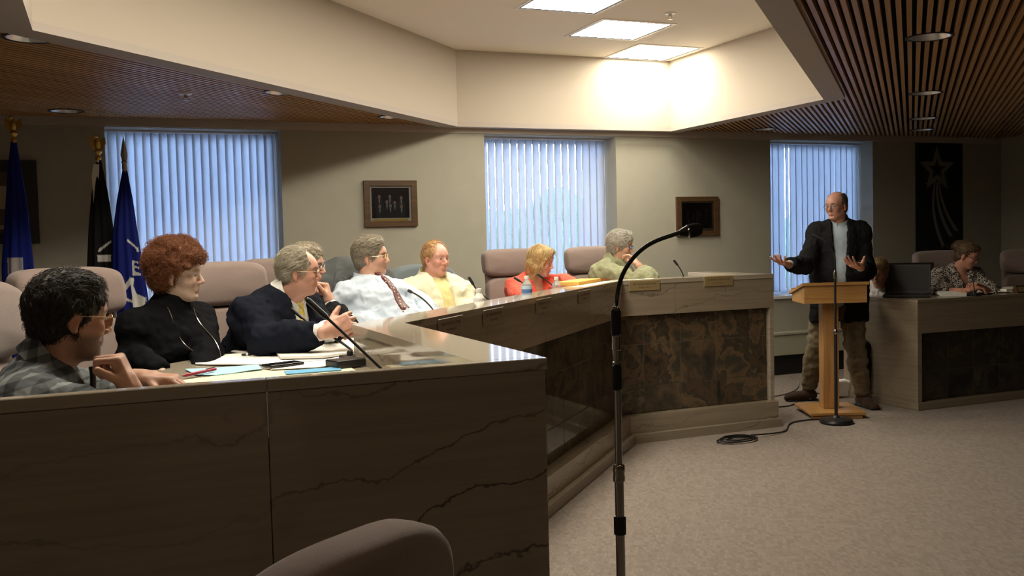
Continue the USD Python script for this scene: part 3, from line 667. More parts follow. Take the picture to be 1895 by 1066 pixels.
def hand_prims(W, d, n, side, curl, thumb=(.7, .35), spread=.10, s=1.0):
    """palm, four fingers and thumb. d wrist to knuckles, n out of the palm, side +1 where the thumb lies towards n x d. curl: per finger three bends in degrees"""
    d = nrm(d); n = nrm(n - d * (n @ d)); t = np.cross(n, d) * side
    L = [("bx", W + d * .05 * s, np.array([.049, .037, .0155]) * s, np.array([d, t, n]))]
    P = [(L[0], .012, "add"), (rc(W - d * .02 * s, W + d * .03 * s, .026 * s, .024 * s), .015, "add"), (rc(W + d * .02 * s + t * .022 * s + n * .008 * s, W + d * .05 * s + t * .030 * s + n * .008 * s, .018 * s, .013 * s), .012, "add")]
    lens = ((.042, .026, .021), (.046, .030, .022), (.043, .027, .021), (.034, .021, .018))
    if np.ndim(curl) == 1: curl = [curl] * 4
    for i, (ll, cu) in enumerate(zip(lens, curl)):
        off = (1.5 - i); p = W + (d * (.094 - .004 * abs(off - .5)) + t * (.0205 * off)) * s; a = 0.0
        fd = nrm(d + t * off * spread)
        for j, (l, r0, r1) in enumerate(zip(ll, (.0095, .0085, .0078), (.0085, .0078, .0068))):
            a += math.radians(cu[j]); dd = fd * math.cos(a) + n * math.sin(a); e = p + dd * l * s
            P.append((rc(p, e, r0 * s, r1 * s), .005 if j == 0 else .002, "add")); p = e
    p = W + (d * .03 + t * .030 + n * .006) * s; dd = nrm(d * thumb[0] + t * (1 - thumb[0] * .5) + n * thumb[1])
    for l, r0, r1, b in ((.040, .0135, .0105, .0), (.032, .0102, .0088, .35)):
        dd = nrm(dd + (d * .4 + n * .3) * b); e = p + dd * l * s; P.append((rc(p, e, r0 * s, r1 * s), .006, "add")); p = e
    return P
def run(g, prims, grow=0.0):
    for p, k, o in prims: g.do(p, k, o, grow if o == "add" else 0)
    return g
def bounds(prims, pad=.05):
    b = [prim_box(p[0]) for p in prims if p[2] == "add"]
    return np.min([x[0] for x in b], 0) - pad, np.max([x[1] for x in b], 0) + pad
def poly2(X, Y, P):
    """signed distance to a polygon in the plane (negative inside)"""
    P = np.asarray(P, float); d = np.full(np.broadcast(X, Y).shape, 1e9); ins = np.zeros(d.shape, bool)
    for (x0, y0), (x1, y1) in zip(P, np.roll(P, -1, 0)):
        ex, ey = x1 - x0, y1 - y0; t = np.clip(((X - x0) * ex + (Y - y0) * ey) / (ex * ex + ey * ey), 0, 1)
        d = np.minimum(d, (X - x0 - t * ex) ** 2 + (Y - y0 - t * ey) ** 2)
        c = ((y0 > Y) != (y1 > Y)) & (X < (x1 - x0) * (Y - y0) / (y1 - y0 if y1 != y0 else 1e-9) + x0); ins ^= c
    return np.where(ins, -1, 1) * np.sqrt(d)
def skeleton(c):
    """joints of a figure from its head, torso direction and lean"""
    s = c.get("s", 1.0); H = np.asarray(c["H"], float); Rh = head_axes(*c["face"]); f = facing(c["torso"]); up = np.array([0, 0, 1.0])
    lf, ls = math.radians(c.get("lean", 0)), math.radians(c.get("side", 0)); l = np.cross(up, f)
    u = nrm(up * math.cos(lf) + f * math.sin(lf) + l * math.sin(ls)); ft = nrm(f - u * (f @ u)); lt = np.cross(u, ft)
    hs = c.get("hs", s * .9)
    N = np.asarray(c["N"], float) if "N" in c else H - hs * (Rh[2] * .105 + Rh[0] * .022) - s * (.058 * u + .018 * ft)
    P = N - u * c.get("spine", .49) * s
    sw = c.get("sw", .166) * s
    S = {k: N - u * .055 * s + lt * k * sw - ft * .005 for k in (1, -1)}
    return dict(s=s, hs=hs, H=H, Rh=Rh, f=ft, u=u, l=lt, N=N, P=P, S=S, Rt=np.array([ft, lt, u]))
def torso_prims(k, c, grow=0.0):
    s, P, N, u, f, l, R = k["s"], k["P"], k["N"], k["u"], k["f"], k["l"], k["Rt"]; g = c.get("girth", 1.0); b = c.get("belly", 0.0); sl = np.linalg.norm(N - P)
    E = lambda h, x, r: el(P + u * h * sl + f * x * s, np.array(r) * s + grow, R)
    L = [(E(.0, 0, (.125 * g, .168 * g, .13)), .04, "add"), (E(.33, .015 + b * .5, (.115 * g + b, .150 * g + b * .5, .17)), .06, "add"), (E(.68, .012, (.118 * g, .160 * g, .18)), .06, "add")]
    if c.get("bust"): L += [(E(.66, .085, (.055, .058, .058))[:1] + ((P + u * .66 * sl + f * .088 * s + l * y * .068 * s), np.array((.06, .062, .06)) * s + grow, R), .04, "add") for y in (1, -1)]
    for y in (1, -1):
        Sh = k["S"][y]; L += [(rc(N - u * .02 * s, Sh, .055 * s + grow, .056 * s + grow), .045, "add"), (rc(P + u * .78 * sl + l * y * .07 * s, Sh - u * .03, .09 * s + grow, .062 * s + grow), .05, "add")]
    return L
def limbs(k, c, y):
    """elbow and wrist of one side"""
    a = c["arms"][0 if y > 0 else 1]; S = k["S"][y]; s = k["s"]
    E = np.asarray(a["E"], float) if "E" in a else S - k["u"] * .25 * s + k["f"] * .06 + k["l"] * y * .05
    W = np.asarray(a["W"], float) if "W" in a else E + nrm(k["f"] * .8 - np.array([0, 0, .35]) - k["l"] * y * .25) * .25 * s
    return S, E, W
def arm_prims(k, c, y, grow=0.0, upto=1.0):
    S, E, W = limbs(k, c, y); s = k["s"]; th = c.get("arm", 1.0); W2 = E + (W - E) * upto
    return [(rc(S, E, .056 * s * th + grow, .043 * s * th + grow), .03, "add"), (rc(E, E + (W - E) * .35, .043 * s * th + grow, .041 * s * th + grow), .02, "add"), (rc(E + (W - E) * .3, W2, .041 * s * th + grow, (.041 - .012 * upto) * s * th + grow), .02, "add")]
def leg_prims(k, c, grow=0.0, foot=False):
    s, L = k["s"], []
    for y in (1, -1):
        hip = k["P"] + k["l"] * y * .088 * s - k["u"] * .03
        if "legs" in c: kn, an = [np.asarray(q, float) for q in c["legs"][0 if y > 0 else 1]]
        else:
            fl = nrm([k["f"][0], k["f"][1], 0]); kn = hip + fl * .40 * s + k["l"] * y * .03; kn[2] = max(hip[2] - .03, .45); an = kn + fl * .02; an[2] = c.get("floor", 0) + .09
        L += [(rc(hip, kn, .088 * s + grow, .060 * s + grow), .04, "add"), (rc(kn, kn + (an - kn) * .4, .058 * s + grow, .056 * s + grow), .02, "add"), (rc(kn + (an - kn) * .4, an, .056 * s + grow, .038 * s + grow), .02, "add")]
        if foot:
            fd = facing(c["toes"][0 if y > 0 else 1]) if "toes" in c else nrm([k["f"][0], k["f"][1], 0]); b = an.copy(); b[2] = c.get("floor", 0) + .045
            L += [(rc(an, b, .04 * s, .042), .02, "add"), (rc(b, b + fd * .15 + np.array([0, 0, -.012]), .04, .03), .03, "add")]
    return L
def skin_tints(V, k, base, c):
    q = (V - k["H"]) @ k["Rh"].T / k["hs"]; x, y, z = q.T; ay = np.abs(y); base = np.array(base); T0 = np.tile(base, (len(V), 1))
    def blend(m, col):
        m = np.clip(m, 0, 1)[:, None]; T0[:] = T0 * (1 - m) + np.array(col) * m
    near = (np.abs(q) < .16).all(1)
    n = meshkit.fbm(V * 60, 2, 3) - .5; T0 *= (1 + .12 * n)[:, None]
    red = base * np.array((1.04, .80, .76))
    blend(near * np.exp(-(((x - .08) / .035) ** 2 + ((ay - .042) / .022) ** 2 + ((z + .03) / .024) ** 2)) * .6, red)
    blend(near * np.exp(-(((x - .105) / .02) ** 2 + (ay / .016) ** 2 + ((z + .034) / .016) ** 2)) * .6, red)
    blend(near * (ay > .074) * (x < .02) * (x > -.05) * (np.abs(z + .012) < .045) * .55, red)
    if c.get("stubble"): blend(near * np.clip((x + .025) / .04, 0, 1) * np.clip((-.040 - z) / .02, 0, 1) * np.clip((z + .135) / .02, 0, 1) * (1 - np.exp(-((ay / .02) ** 2 + ((z + .07) / .008) ** 2))) * c["stubble"], np.array(c["hair"]) * .8 + base * .12)
    if c.get("mustache"): blend(near * (x > .07) * np.exp(-(((z + .056) / .008) ** 2 + (ay / .026) ** 4)) * c["mustache"], c["hair"])
    lip = c.get("lips", base * np.array((.82, .45, .42)))
    blend(near * (x > .07) * np.exp(-(((z + .071) / .0085) ** 4 + (ay / .027) ** 4)) * .75, lip)
    bz = .022 - .25 * np.clip(ay - .035, 0, 1)
    blend(near * (x > .055) * np.exp(-(((z - bz) / .0055) ** 4 + ((ay - .031) / .019) ** 4)) * c.get("brows", .75), np.array(c.get("brow", c["hair"])))
    return np.clip(T0, 0, 1)
def hair_field(k, c, step):
    d = c["hairdo"]; s, H, R = k["hs"], k["H"], k["Rh"]; st = d["style"]; t = d.get("t", .012); r2 = np.random.default_rng(d.get("seed", 1))
    w = lambda x, y, z: H + s * (x * R[0] + y * R[1] + z * R[2])
    E = lambda x, y, z, a, b, e: el(w(x, y, z), np.array([a, b, e]) * s, R)
    C2 = lambda p, q, ra, rb=None: rc(w(*p), w(*q), ra * s, (ra if rb is None else rb) * s)
    L = [(E(-.014, 0, .034 + t * .4, .098 + t, .077 + t, .087 + t * 1.1), .01, "add"), (E(-.05, 0, -.025 + (.012 if st == "fringe2" else 0), .052 + t * .6, .062 + t * .8, .060), .02, "add")]
    for y in (1, -1): L.append((C2((-.004, y * .074, .03), (-.002, y * .074, -.018 - d.get("burn", .0)), .012 + t * .5, .007 + t * .4), .012, "add"))
    if st == "curly":
        for i in range(260):
            v = nrm(r2.normal(size=3)); v[2] = v[2] * .9 + .12
            p = np.array((-.016, 0, .045)) + v * np.array((.098 + t, .077 + t, .088 + t)) * r2.uniform(.86, 1.0)
            if p[2] < -.085 or (p[0] > .062 and p[2] < .062): continue
            a = r2.uniform(.011, .021); q = p + nrm(np.cross(v, r2.normal(size=3))) * .02
            L.append((C2(p, q, a, a * .8), .004, "add"))
    if st == "bob":
        for y in (1, -1):
            L += [(C2((-.005, y * .070, .06), (.000, y * .084, -.045), .034, .030), .02, "add"), (C2((.0, y * .084, -.04), (.012, y * .078, -.118), .030, .016), .02, "add"), (C2((-.05, y * .06, -.03), (-.045, y * .055, -.118), .04, .026), .03, "add"),
                  (C2((.055, y * .02, .098), (.066, y * .066, .035), .022, .013), .015, "add"), (C2((.066, y * .066, .035), (.040, y * .081, -.03), .013, .016), .015, "add")]
        L += [(E(-.06, 0, -.05, .058, .075, .085), .03, "add"), (E(.045, 0, .092, .05, .062, .024), .02, "add")]
    if st == "bun": L += [(E(-.112, 0, .055, .034, .044, .040), .012, "add"), (E(.035, 0, .098, .058, .06, .030), .02, "add"), (C2((-.02, 0, .118), (-.10, .02, .09), .03, .028), .02, "add")]
    if st == "swept":      # longer, combed back over the crown
        L += [(E(.030, .012, .098, .062, .058, .034), .02, "add"), (E(-.075, 0, .03, .048, .072, .085), .02, "add")]
        for i in range(18):
            y = r2.uniform(-.055, .06); L.append((C2((d.get('brow', .075) + r2.uniform(-.012, .014), y, .088 - abs(y) * .35), (.0, y * 1.15, .128 - abs(y) * .55), .010, .014), .006, "add"))
    if st == "full":
        L += [(E(.020, 0, .098, .064, .062, .032), .02, "add")]
        for i in range(40):
            y = r2.uniform(-.06, .06); x = r2.uniform(.0, d.get('brow', .078)); z = .118 - (x / .1) ** 2 * .035 - (abs(y) / .06) ** 2 * .03
            L.append((C2((x, y, z), (x - .035, y + r2.uniform(-.012, .012), z + .006), .012, .012), .005, "add"))
    fx, fz = d.get("front", (.128, .0))
    L += [(E(fx, 0, -.035 + fz, .078, .086, .112), .008, "sub"), (E(.05, 0, -.115, .075, .105, .075), .012, "sub")] + ([(E(.08, 0, -.05, .09, .12, .10), .012, "sub")] if d.get("face_open") else [])
    if st != "bob":
        for y in (1, -1): L.append((E(.004, y * .092, -.014, .026, .026, .036), .006, "sub"))
        L.append((E(-.02, 0, -.155, .14, .11, .072), .02, "sub"))
    if st == "balding": L += [(E(.055, 0, .125, .095, .052, .050), .012, "sub"), (E(.075, 0, .09, .06, .072, .06), .015, "sub")]
    if st == "fringe": L += [(E(.02, 0, .155, .13, .078, .072), .015, "sub"), (E(.085, 0, .06, .085, .09, .085), .012, "sub")]
    if d.get("recede"): L += [(E(.082, 0, .085, .060, .058, .062), .012, "sub")]
    if d.get("thin"): L += [(E(.075, 0, .085, .048, .060, .045), .02, "sub")]
    lo, hi = bounds(L, .03); g = Grid(lo, hi, step); run(g, L)
    V, F = nets(g); V = smoothed(V, F, 1)
    Rr = np.array(R)
    fr = d.get("freq", (45, 150, 45)); V = ripple(V, F, d.get("amp", .004) * s, fr, Rr, d.get("seed", 1), 3); V = ripple(V, F, d.get("amp", .004) * .6 * s, np.array(fr) * 2.3, Rr, d.get("seed", 1) + 5, 2)
    q = (V - H) @ Rr.T / s; f = meshkit.fbm(q * np.array(fr) * 1.6, 3, d.get("seed", 1) + 9); f2 = meshkit.fbm(q * 14, 2, d.get("seed", 1) + 3)
    c0, c1 = np.array(c["hair"]), np.array(d.get("light", np.array(c["hair"]) * 1.7))
    m = np.clip(.5 + (f - .5) * 2.4 + (f2 - .5) * 1.2, 0, 1)[:, None]; col = c0 * (1 - m) + c1 * m
    if "temple" in d:
        z = np.clip((.045 - q[:, 2]) / .06, 0, 1)[:, None] * .75; col = col * (1 - z) + np.array(d["temple"]) * z * (.75 + .5 * f[:, None])
    return V, F, col
def strands(k, c, V, F, t):
    d = c["hairdo"]; n = d.get("strands", 0)
    if not n: return
    s, H, R = k["hs"], k["H"], k["Rh"]; r2 = np.random.default_rng(5); T3 = np.vstack([F[:, [0, 1, 2]], F[:, [0, 2, 3]]])
    ar = np.linalg.norm(np.cross(V[T3[:, 1]] - V[T3[:, 0]], V[T3[:, 2]] - V[T3[:, 0]]), axis=1); N3 = vnormals(V, F)
    ti = r2.choice(len(T3), n, p=ar / ar.sum()); b = r2.dirichlet((1, 1, 1), n)[:, :, None]; P = (V[T3[ti]] * b).sum(1); Nn = (N3[T3[ti]] * b).sum(1); Nn /= np.linalg.norm(Nn, axis=1, keepdims=True)
    q = (P - H) @ R.T / s; flow = d.get("flow", "back")
    ok = ~((q[:, 0] > d.get("face_x", .05)) & (q[:, 2] < d.get("face_z", .06))); P, Nn, q = P[ok], Nn[ok], q[ok]; n = len(P)
    D = np.zeros_like(q)
    if flow == "back": D[:, 0] = -1; D[:, 2] = -.25 - 1.1 * np.clip(.08 - q[:, 2], 0, .15) / .15; D[:, 1] = np.sign(q[:, 1]) * .25
    elif flow == "down": D[:, 2] = -1; D[:, 0] = .35 * (q[:, 0] > 0); D[:, 1] = np.sign(q[:, 1]) * 1.6 * (q[:, 2] > .085)
    elif flow == "forward": D[:, 0] = np.where(q[:, 2] > .07, 1, -.2); D[:, 2] = -.3 - 1.0 * (q[:, 2] < .07); D[:, 1] = np.where(q[:, 2] > .07, .5, 0)
    else: D = r2.normal(size=q.shape)
    D = (D + r2.normal(size=q.shape) * d.get("mess", .25)) @ R; D -= Nn * (D * Nn).sum(1, keepdims=True); D /= np.linalg.norm(D, axis=1, keepdims=True)
    Ln = d.get("length", .035) * r2.uniform(.5, 1.2, n)[:, None] * s; u = np.linspace(0, 1, 5)[None, :, None]; lift = d.get("lift", .006) * s * r2.uniform(.3, 1.4, n)[:, None, None]
    C = P[:, None] + D[:, None] * Ln[:, None] * u + Nn[:, None] * (lift * np.sin(u * 2.2) - .5 * Ln[:, None] ** 2 * u ** 2 / (.1 * s)) - Nn[:, None] * .001
    if flow == "curl": B2 = np.cross(D, Nn); C = P[:, None] + (D[:, None] * np.sin(u * 4.2) + B2[:, None] * (1 - np.cos(u * 4.2))) * (Ln[:, None] * .33) + Nn[:, None] * lift * np.sin(u * 2.6)
    pp = pathof(t); cv = UsdGeom.BasisCurves.Define(stage, f"{pp}/{numbered(pp, 'hair_strands')}")
    cv.CreateTypeAttr("linear"); cv.CreatePointsAttr(Vt.Vec3fArray.FromNumpy(C.reshape(-1, 3).astype(np.float32))); cv.CreateCurveVertexCountsAttr(Vt.IntArray([5] * n))
    wd = np.tile(np.array((1, 1, .9, .7, .3)) * d.get("wide", .0012), n); cv.CreateWidthsAttr(Vt.FloatArray.FromNumpy(wd.astype(np.float32))); cv.SetWidthsInterpolation("vertex")
    nm = f"hair_{n}_{int(P[0, 0] * 1000) % 997}".replace("-", "m"); col = d.get("strand", d.get("light", np.array(c["hair"]) * 1.5))
    UsdShade.MaterialBindingAPI.Apply(cv.GetPrim()).Bind(mat(nm, tuple(col), .5, spec=.3)); cv.GetPrim().SetCustomDataByKey("kind", "stuff")
def glasses(k, t, frame, tilt=0.0):
    s, H, R = k["hs"], k["H"], k["Rh"]; w = lambda x, y, z: H + s * (x * R[0] + y * R[1] + z * R[2])
    th = np.linspace(0, 2 * np.pi, 17); ms, ls = [], []
    for y in (1, -1):
        ring = [w(.103 - .06 * abs(.024 * math.cos(a)), y * .034 + .025 * math.cos(a), -.004 + .018 * math.sin(a)) for a in th]
        ms.append(tube(ring, .0013 * s, 6)); ms.append(tube([w(.098, y * .058, .004), w(.060, y * .076, .004), w(-.005, y * .083, .004), w(-.020, y * .083, -.012)], .0014 * s, 6))
        c0 = w(.1025, y * .034, -.004); V = [c0] + ring[:-1]; V += [v + R[0] * .0006 for v in V]
        n = 17; F = [(0, 1 + i, 1 + (i + 1) % 16) for i in range(16)] + [(n, n + 1 + (i + 1) % 16, n + 1 + i) for i in range(16)]
        ls.append(trimesh.Trimesh(np.array(V), np.array(F), process=False))
    ms.append(tube([w(.102, .010, .002), w(.108, 0, .005), w(.102, -.010, .002)], .0014 * s, 6))
    g = obj("glasses", cat_(ms), MAT[frame], t, 40)
    for m in ls: obj("lens", m, MAT["spectacle_lens"], g)
def collar(k, t, m, open_=.22, name="collar", up=.044, drop=.060, rad=(.073, .071), nd=None):
    s, N, u, f, l = k["s"], k["N"], k["u"], k["f"], k["l"]; hb = k["H"] - k["Rh"][2] * .1 * k["hs"] - k["Rh"][0] * .02 * k["hs"]; a = nrm(hb - N + u * .03); f2 = nrm(f - a * (f @ a)); l2 = np.cross(a, f2)
    n = 36; TH = np.linspace(-math.pi + open_, math.pi - open_, n); rows = []
    for th in TH:
        fr = (1 - math.cos(th)) / 2; dirv = -f2 * math.cos(th) * rad[0] * s + l2 * math.sin(th) * rad[1] * s; o = nrm(dirv)
        b = N + a * (.046 - .040 * fr) * s + dirv * 1.0; pt = np.clip((abs(th) - 2.2) / .75, 0, 1)
        top = b + a * up * (1 - .35 * fr) * s - o * .004 * s
        out = b + o * (.020 + .008 * pt) * s - a * (drop * .25 + .032 * pt) * s + f2 * .006 * pt
        rows.append([b - o * .003, top, top + o * .004 * s + a * .002, out, out - o * .003, b])
    r = len(rows[0]); V = np.array(rows).reshape(-1, 3); F = []
    for i in range(n - 1):
        for j in range(r): F.append((i * r + j, (i + 1) * r + j, (i + 1) * r + (j + 1) % r, i * r + (j + 1) % r))
    F = np.array(F)[:, ::-1]
    return put(name, V, F, m, t)
def uvf(k, g, sl=(slice(None),) * 3):
    X, Y, Z = g.pts(sl); N = k["N"]; s = k["s"]
    return [((X - N[0]) * a[0] + (Y - N[1]) * a[1] + (Z - N[2]) * a[2]) / s for a in (k["l"], k["u"], k["f"])]
def garment(k, c, grow, arm_grow=None, upto=.97, hem=None, neck=(.062, .50), v=None, rough=(.010, 9), step=.011, extra=(), seed=0, legs=False, fine=()):
    """a garment's field: torso and sleeves, grown; v: polygon (left, up) cut out of its front"""
    L = torso_prims(k, c, grow); ag = grow if arm_grow is None else arm_grow
    AR = {y: arm_prims(k, c, y, ag, upto) for y in (1, -1)}; L += list(extra)
    lo, hi = bounds(L + AR[1] + AR[-1], .04); g = Grid(lo, hi, step, fine or ((k["N"] - k["u"] * .10 + k["f"] * .1, .17, step * .6),)); run(g, L)
    if neck: g.cut(k["N"] + k["u"] * neck[0] * k["s"], k["u"] + k["f"] * neck[1])
    for y in (1, -1):
        S, E, W = limbs(k, c, y); d = nrm(W - E); e = E + (W - E) * upto; B = Grid.__new__(Grid); B.ax, B.A = g.ax, np.full_like(g.A, 1.0); run(B, AR[y])
        B.do(("bx", e + d * .044, np.array((.044, .075, .075)), np.array([d, nrm(np.cross(d, [.3, .5, .8])), nrm(np.cross(d, np.cross(d, [.3, .5, .8])))])), .004, "sub"); g.A = smin(g.A, B.A, .025)
    if hem is not None: g.cut((0, 0, hem), (0, 0, -1))
    if v is not None:
        l, u, f = uvf(k, g); reg = np.maximum(poly2(l, u, v), -f - .01) * k["s"]; g.A = np.maximum(g.A, -reg)
    return g
def biggest(V, F):
    """drops stray crumbs"""
    import scipy.sparse as sps
    from scipy.sparse.csgraph import connected_components
    e = np.vstack([F[:, [i, (i + 1) % 4]] for i in range(4)]); n, lab = connected_components(sps.csr_matrix((np.ones(len(e)), (e[:, 0], e[:, 1])), (len(V), len(V))), False)
    c = np.bincount(lab); keep = c[lab] > max(40, .02 * c.max()); m = np.cumsum(keep) - 1; F = F[keep[F].all(1)]; return V[keep], m[F]
def finish_garment(g, name, m, t, k, rough=(.010, 9), seed=0, tint=None):
    V, F = nets(g); V = smoothed(V, F, 2); V, F = biggest(V, F)
    if rough: V = ripple(V, F, rough[0], np.array((1, 1, 1.3)) * rough[1], k["Rt"], seed, 3, True); V = ripple(V, F, rough[0] * .38, np.array((1.2, 1.4, .55)) * rough[1] * 2.4, k["Rt"], seed + 40, 2, True)
    return put(name, V, F, m, t)
def overlay(g, k, lift, P, name, m, t, front=0.0, fmax=.20):
    """a patch lying on a garment: polygon (left, up) on its front"""
    l, u, f = uvf(k, g); B = np.maximum(np.maximum(g.A - lift, poly2(l, u, P) * k["s"]), np.maximum(front - f, f - fmax) * k["s"]); B = np.maximum(B, -(g.A + .004))
    g2 = Grid.__new__(Grid); g2.ax, g2.A = g.ax, B.astype(np.float32); V, F = nets(g2)
    if len(V) < 8: return None
    return put(name, smoothed(V, F, 1), F, m, t)
def on_front(g, k, l, u):
    """the front point of a garment at (left, up)"""
    from scipy.interpolate import RegularGridInterpolator
    I = RegularGridInterpolator(g.ax, g.A, bounds_error=False, fill_value=1.0); fs = np.linspace(.34, -.12, 120)
    P = k["N"] + k["s"] * (l * k["l"] + u * k["u"]) + fs[:, None] * k["f"]; a = I(P); i = np.argmax(a < 0); return P[max(i - 1, 0)]
def hands_of(k, c):
    out = []
    for i, y in enumerate((1, -1)):
        a = c["arms"][i]
        if "hand" in a:
            S, E, W = limbs(k, c, y); h = a["hand"]; d = np.asarray(h.get("d", nrm(W - E)), float)
            out.append((W, hand_prims(W, d, h["n"], h.get("side", y), h["curl"], h.get("thumb", (.7, .35)), h.get("spread", .10), k["s"] * .98)))
    return out
def person(label, c, wear):
    k = skeleton(c); hs = c.get("res", .0042); t = thing("person", label, "person", (0, 0, 0), group=c.get("group"))
    hz = k["hs"]; HP = head_prims(k["H"], k["Rh"], hz, c.get("shape", {})); hb = k["H"] - k["Rh"][2] * .075 * hz - k["Rh"][0] * .015 * hz
    nk = c.get("neck", 1.0) * k["s"]
    L = torso_prims(k, c, -.012) + [(rc(k["N"] - k["u"] * .03, hb, .060 * nk, .054 * nk), .03, "add")]
    for y in (1, -1): L += arm_prims(k, c, y, -.007)
    L += leg_prims(k, c, -.012, True)
    hh = hands_of(k, c)
    fine = [(k["H"] + k["Rh"][0] * .01, .150 * hz, hs)] + [(W + (np.mean([p[0][1] for p in P], 0) - W) * .8, .105, hs * .85) for W, P in hh]
    lo, hi = bounds(L + HP + sum([P for _, P in hh], []), .03)
    g = Grid(lo, hi, .016, fine); run(g, L); 
    B = Grid.__new__(Grid); B.ax = g.ax; B.A = np.full_like(g.A, 1.0); run(B, HP); g.A = smin(g.A, B.A, .018)
    for W, P in hh:
        B.A = np.full_like(g.A, 1.0); run(B, P); g.A = smin(g.A, B.A, .010)
    del B
    V, F = nets(g); V = smoothed(V, F, 1, .4)
    put("body", V, F, MAT["skin"], t, skin_tints(V, k, c["skin"], c))
    w = lambda x, y, z: k["H"] + hz * (x * k["Rh"][0] + y * k["Rh"][1] + z * k["Rh"][2])
    for y in (1, -1):
        if c.get("eyes", True):
            e = trimesh.creation.icosphere(2, .0125 * hz); e.apply_translation(w(.0765, y * .0315, .0005)); eo = obj("eye", e, MAT["eye_white"], t, True)
            gz = nrm(k["Rh"][0] + k["Rh"][1] * c.get("gaze", 0) - k["Rh"][2] * c.get("down", .08)); i = trimesh.creation.icosphere(1, .0068 * hz); i.apply_translation(w(.0765, y * .0315, .0005) + gz * .0074 * hz); obj("iris", i, MAT["iris_dark"], eo, True)
    if "hairdo" in c:
        V, F, col = hair_field(k, c, c.get("hres", .0045)); put("hair", V, F, MAT["hair_tone"], t, col); strands(k, c, V, F, t)
    if c.get("glasses"): glasses(k, t, c["glasses"])
    lg = leg_prims(k, c, c.get("legwide", .004)); lo, hi = bounds(lg, .03); g = Grid(lo, hi, c.get("legstep", .02)); run(g, lg + [(el(k["P"], np.array((.132, .172, .13)) * k["s"], k["Rt"]), .04, "add")])
    for y in (0, 1):
        an = lg[5 if y else 2][0][2]; g.do(("bx", an - np.array((0, 0, .052)), np.array((.12, .12, .05)), np.eye(3)), .004, "sub")
    finish_garment(g, "trousers", MAT[c.get("trousers", "cloth_charcoal")], t, k, c.get("legrough", (.006, 9)), 3)
    wear(t, k, c)
    return t, k
def jacket_set(t, k, c, jm, sm=None, tie=None, grow=.024, vdepth=.30, vw=.075, open_hem=0.0, shirt_up=.995, jack_up=.93, hem=None, jrough=(.009, 8), shade=None, lap=True, step=.010, neckw=.062, col=True, skirt=None):
    """shirt with collar, tie and an open jacket with lapels"""
    sg = None
    if sm:
        sg = garment(k, c, .006, arm_grow=.002, upto=shirt_up, neck=(.058, .50), step=step); finish_garment(sg, "shirt", MAT[sm], t, k, (.0015, 12), 5)
        if col: collar(k, t, MAT[sm])
    v = [(-neckw, .12), (neckw, .12), (neckw * 1.02, -.02), (open_hem + .012, -vdepth), (open_hem + .004, -.75), (-open_hem - .004, -.75), (-open_hem - .012, -vdepth), (-neckw * 1.02, -.02)]
    jg = garment(k, c, grow, arm_grow=.021, upto=jack_up, neck=(.066, .30), v=v, hem=hem, step=step, extra=skirt or ()); finish_garment(jg, "jacket", MAT[jm], t, k, jrough, 7)
    if lap:
        for y in (1, -1):
            P = [(y * neckw * .98, .03), (y * (neckw + .030), -.015), (y * (vw + .050), -.085), (y * (vw + .026), -.100), (y * (vw + .040), -.125), (y * (open_hem + .016), -vdepth - .005), (y * (open_hem + .010), -vdepth + .01), (y * (neckw * .98), -.02)]
            overlay(jg, k, .0065, P, "lapel", MAT[jm], t)
    if tie and sg is not None:
        P = [(-.019, .050), (.019, .050), (.013, .018), (.030, -.34), (.0, -.38), (-.030, -.34), (-.013, .018)]
        overlay(sg, k, .011, P, "necktie", MAT[tie], t, fmax=.150)
    return sg, jg
# ================================================================ chairs
mat("mauve_fabric", (.235, .175, .155), .92, var=.05, scale=260, bump=.0012, bscale=700, sheen=.25)
mat("mauve_fabric_side", (.19, .14, .125), .92, var=.05, scale=260, bump=.0012, bscale=700, sheen=.25)
mat("bluegrey_fabric", (.115, .14, .155), .9, var=.05, scale=260, bump=.001, bscale=700, sheen=.2)
mat("suit_grey", (.06, .066, .066), .85, var=.08, scale=60, bump=.0008, bscale=600)
mat("suit_lining", (.035, .018, .02), .5)
def slab(w, d, z0, z1, r, crown=0.0, curve=0.0, x0=0.0, lean=0.0, ex=6.0):
    """upholstered pad: rounded corners, pillow edges, gently bowed; faces +x"""
    hw, hz = w / 2, (z1 - z0) / 2; t = np.linspace(0, 2 * np.pi, 56, endpoint=False); e = 2 / ex
    oy, oz = np.sign(np.cos(t)) * np.abs(np.cos(t)) ** e, np.sign(np.sin(t)) * np.abs(np.sin(t)) ** e
    V, F = [], []
    prof = [(-d / 2, .0), (-d / 2, .72), (-d / 2 * .86, .90), (-d / 2 * .55, .985), (0, 1.0), (d / 2 * .55, .985), (d / 2 * .86, .90), (d / 2, .72), (d / 2 + crown, .0)]
    for x, sc in prof:
        s1, s2 = (1 - (1 - sc) * r / hw * 1.6 if sc else 0), (1 - (1 - sc) * r / hz * 1.6 if sc else 0)
        y, z = oy * hw * s1, oz * hz * s2
        V.append(np.stack([np.full_like(y, x) + curve * (y / hw) ** 2 + x0 + (crown * .8 * (1 - (y / hw) ** 2) * (1 - (z / hz) ** 2) if x > d / 2 * .6 and sc else 0), y, z + (z0 + z1) / 2], 1))
    V = np.vstack(V); m = 56
    for i in range(len(prof) - 1):
        for j in range(m):
            a0, a1, b0, b1 = i * m + j, i * m + (j + 1) % m, (i + 1) * m + j, (i + 1) * m + (j + 1) % m; F += [(a0, b0, b1), (a0, b1, a1)]
    V[:, 0] -= math.tan(math.radians(lean)) * (V[:, 2] - .5)
    M = trimesh.Trimesh(V, np.array(F)); M.update_faces(M.nondegenerate_faces()); M.fix_normals(); return M
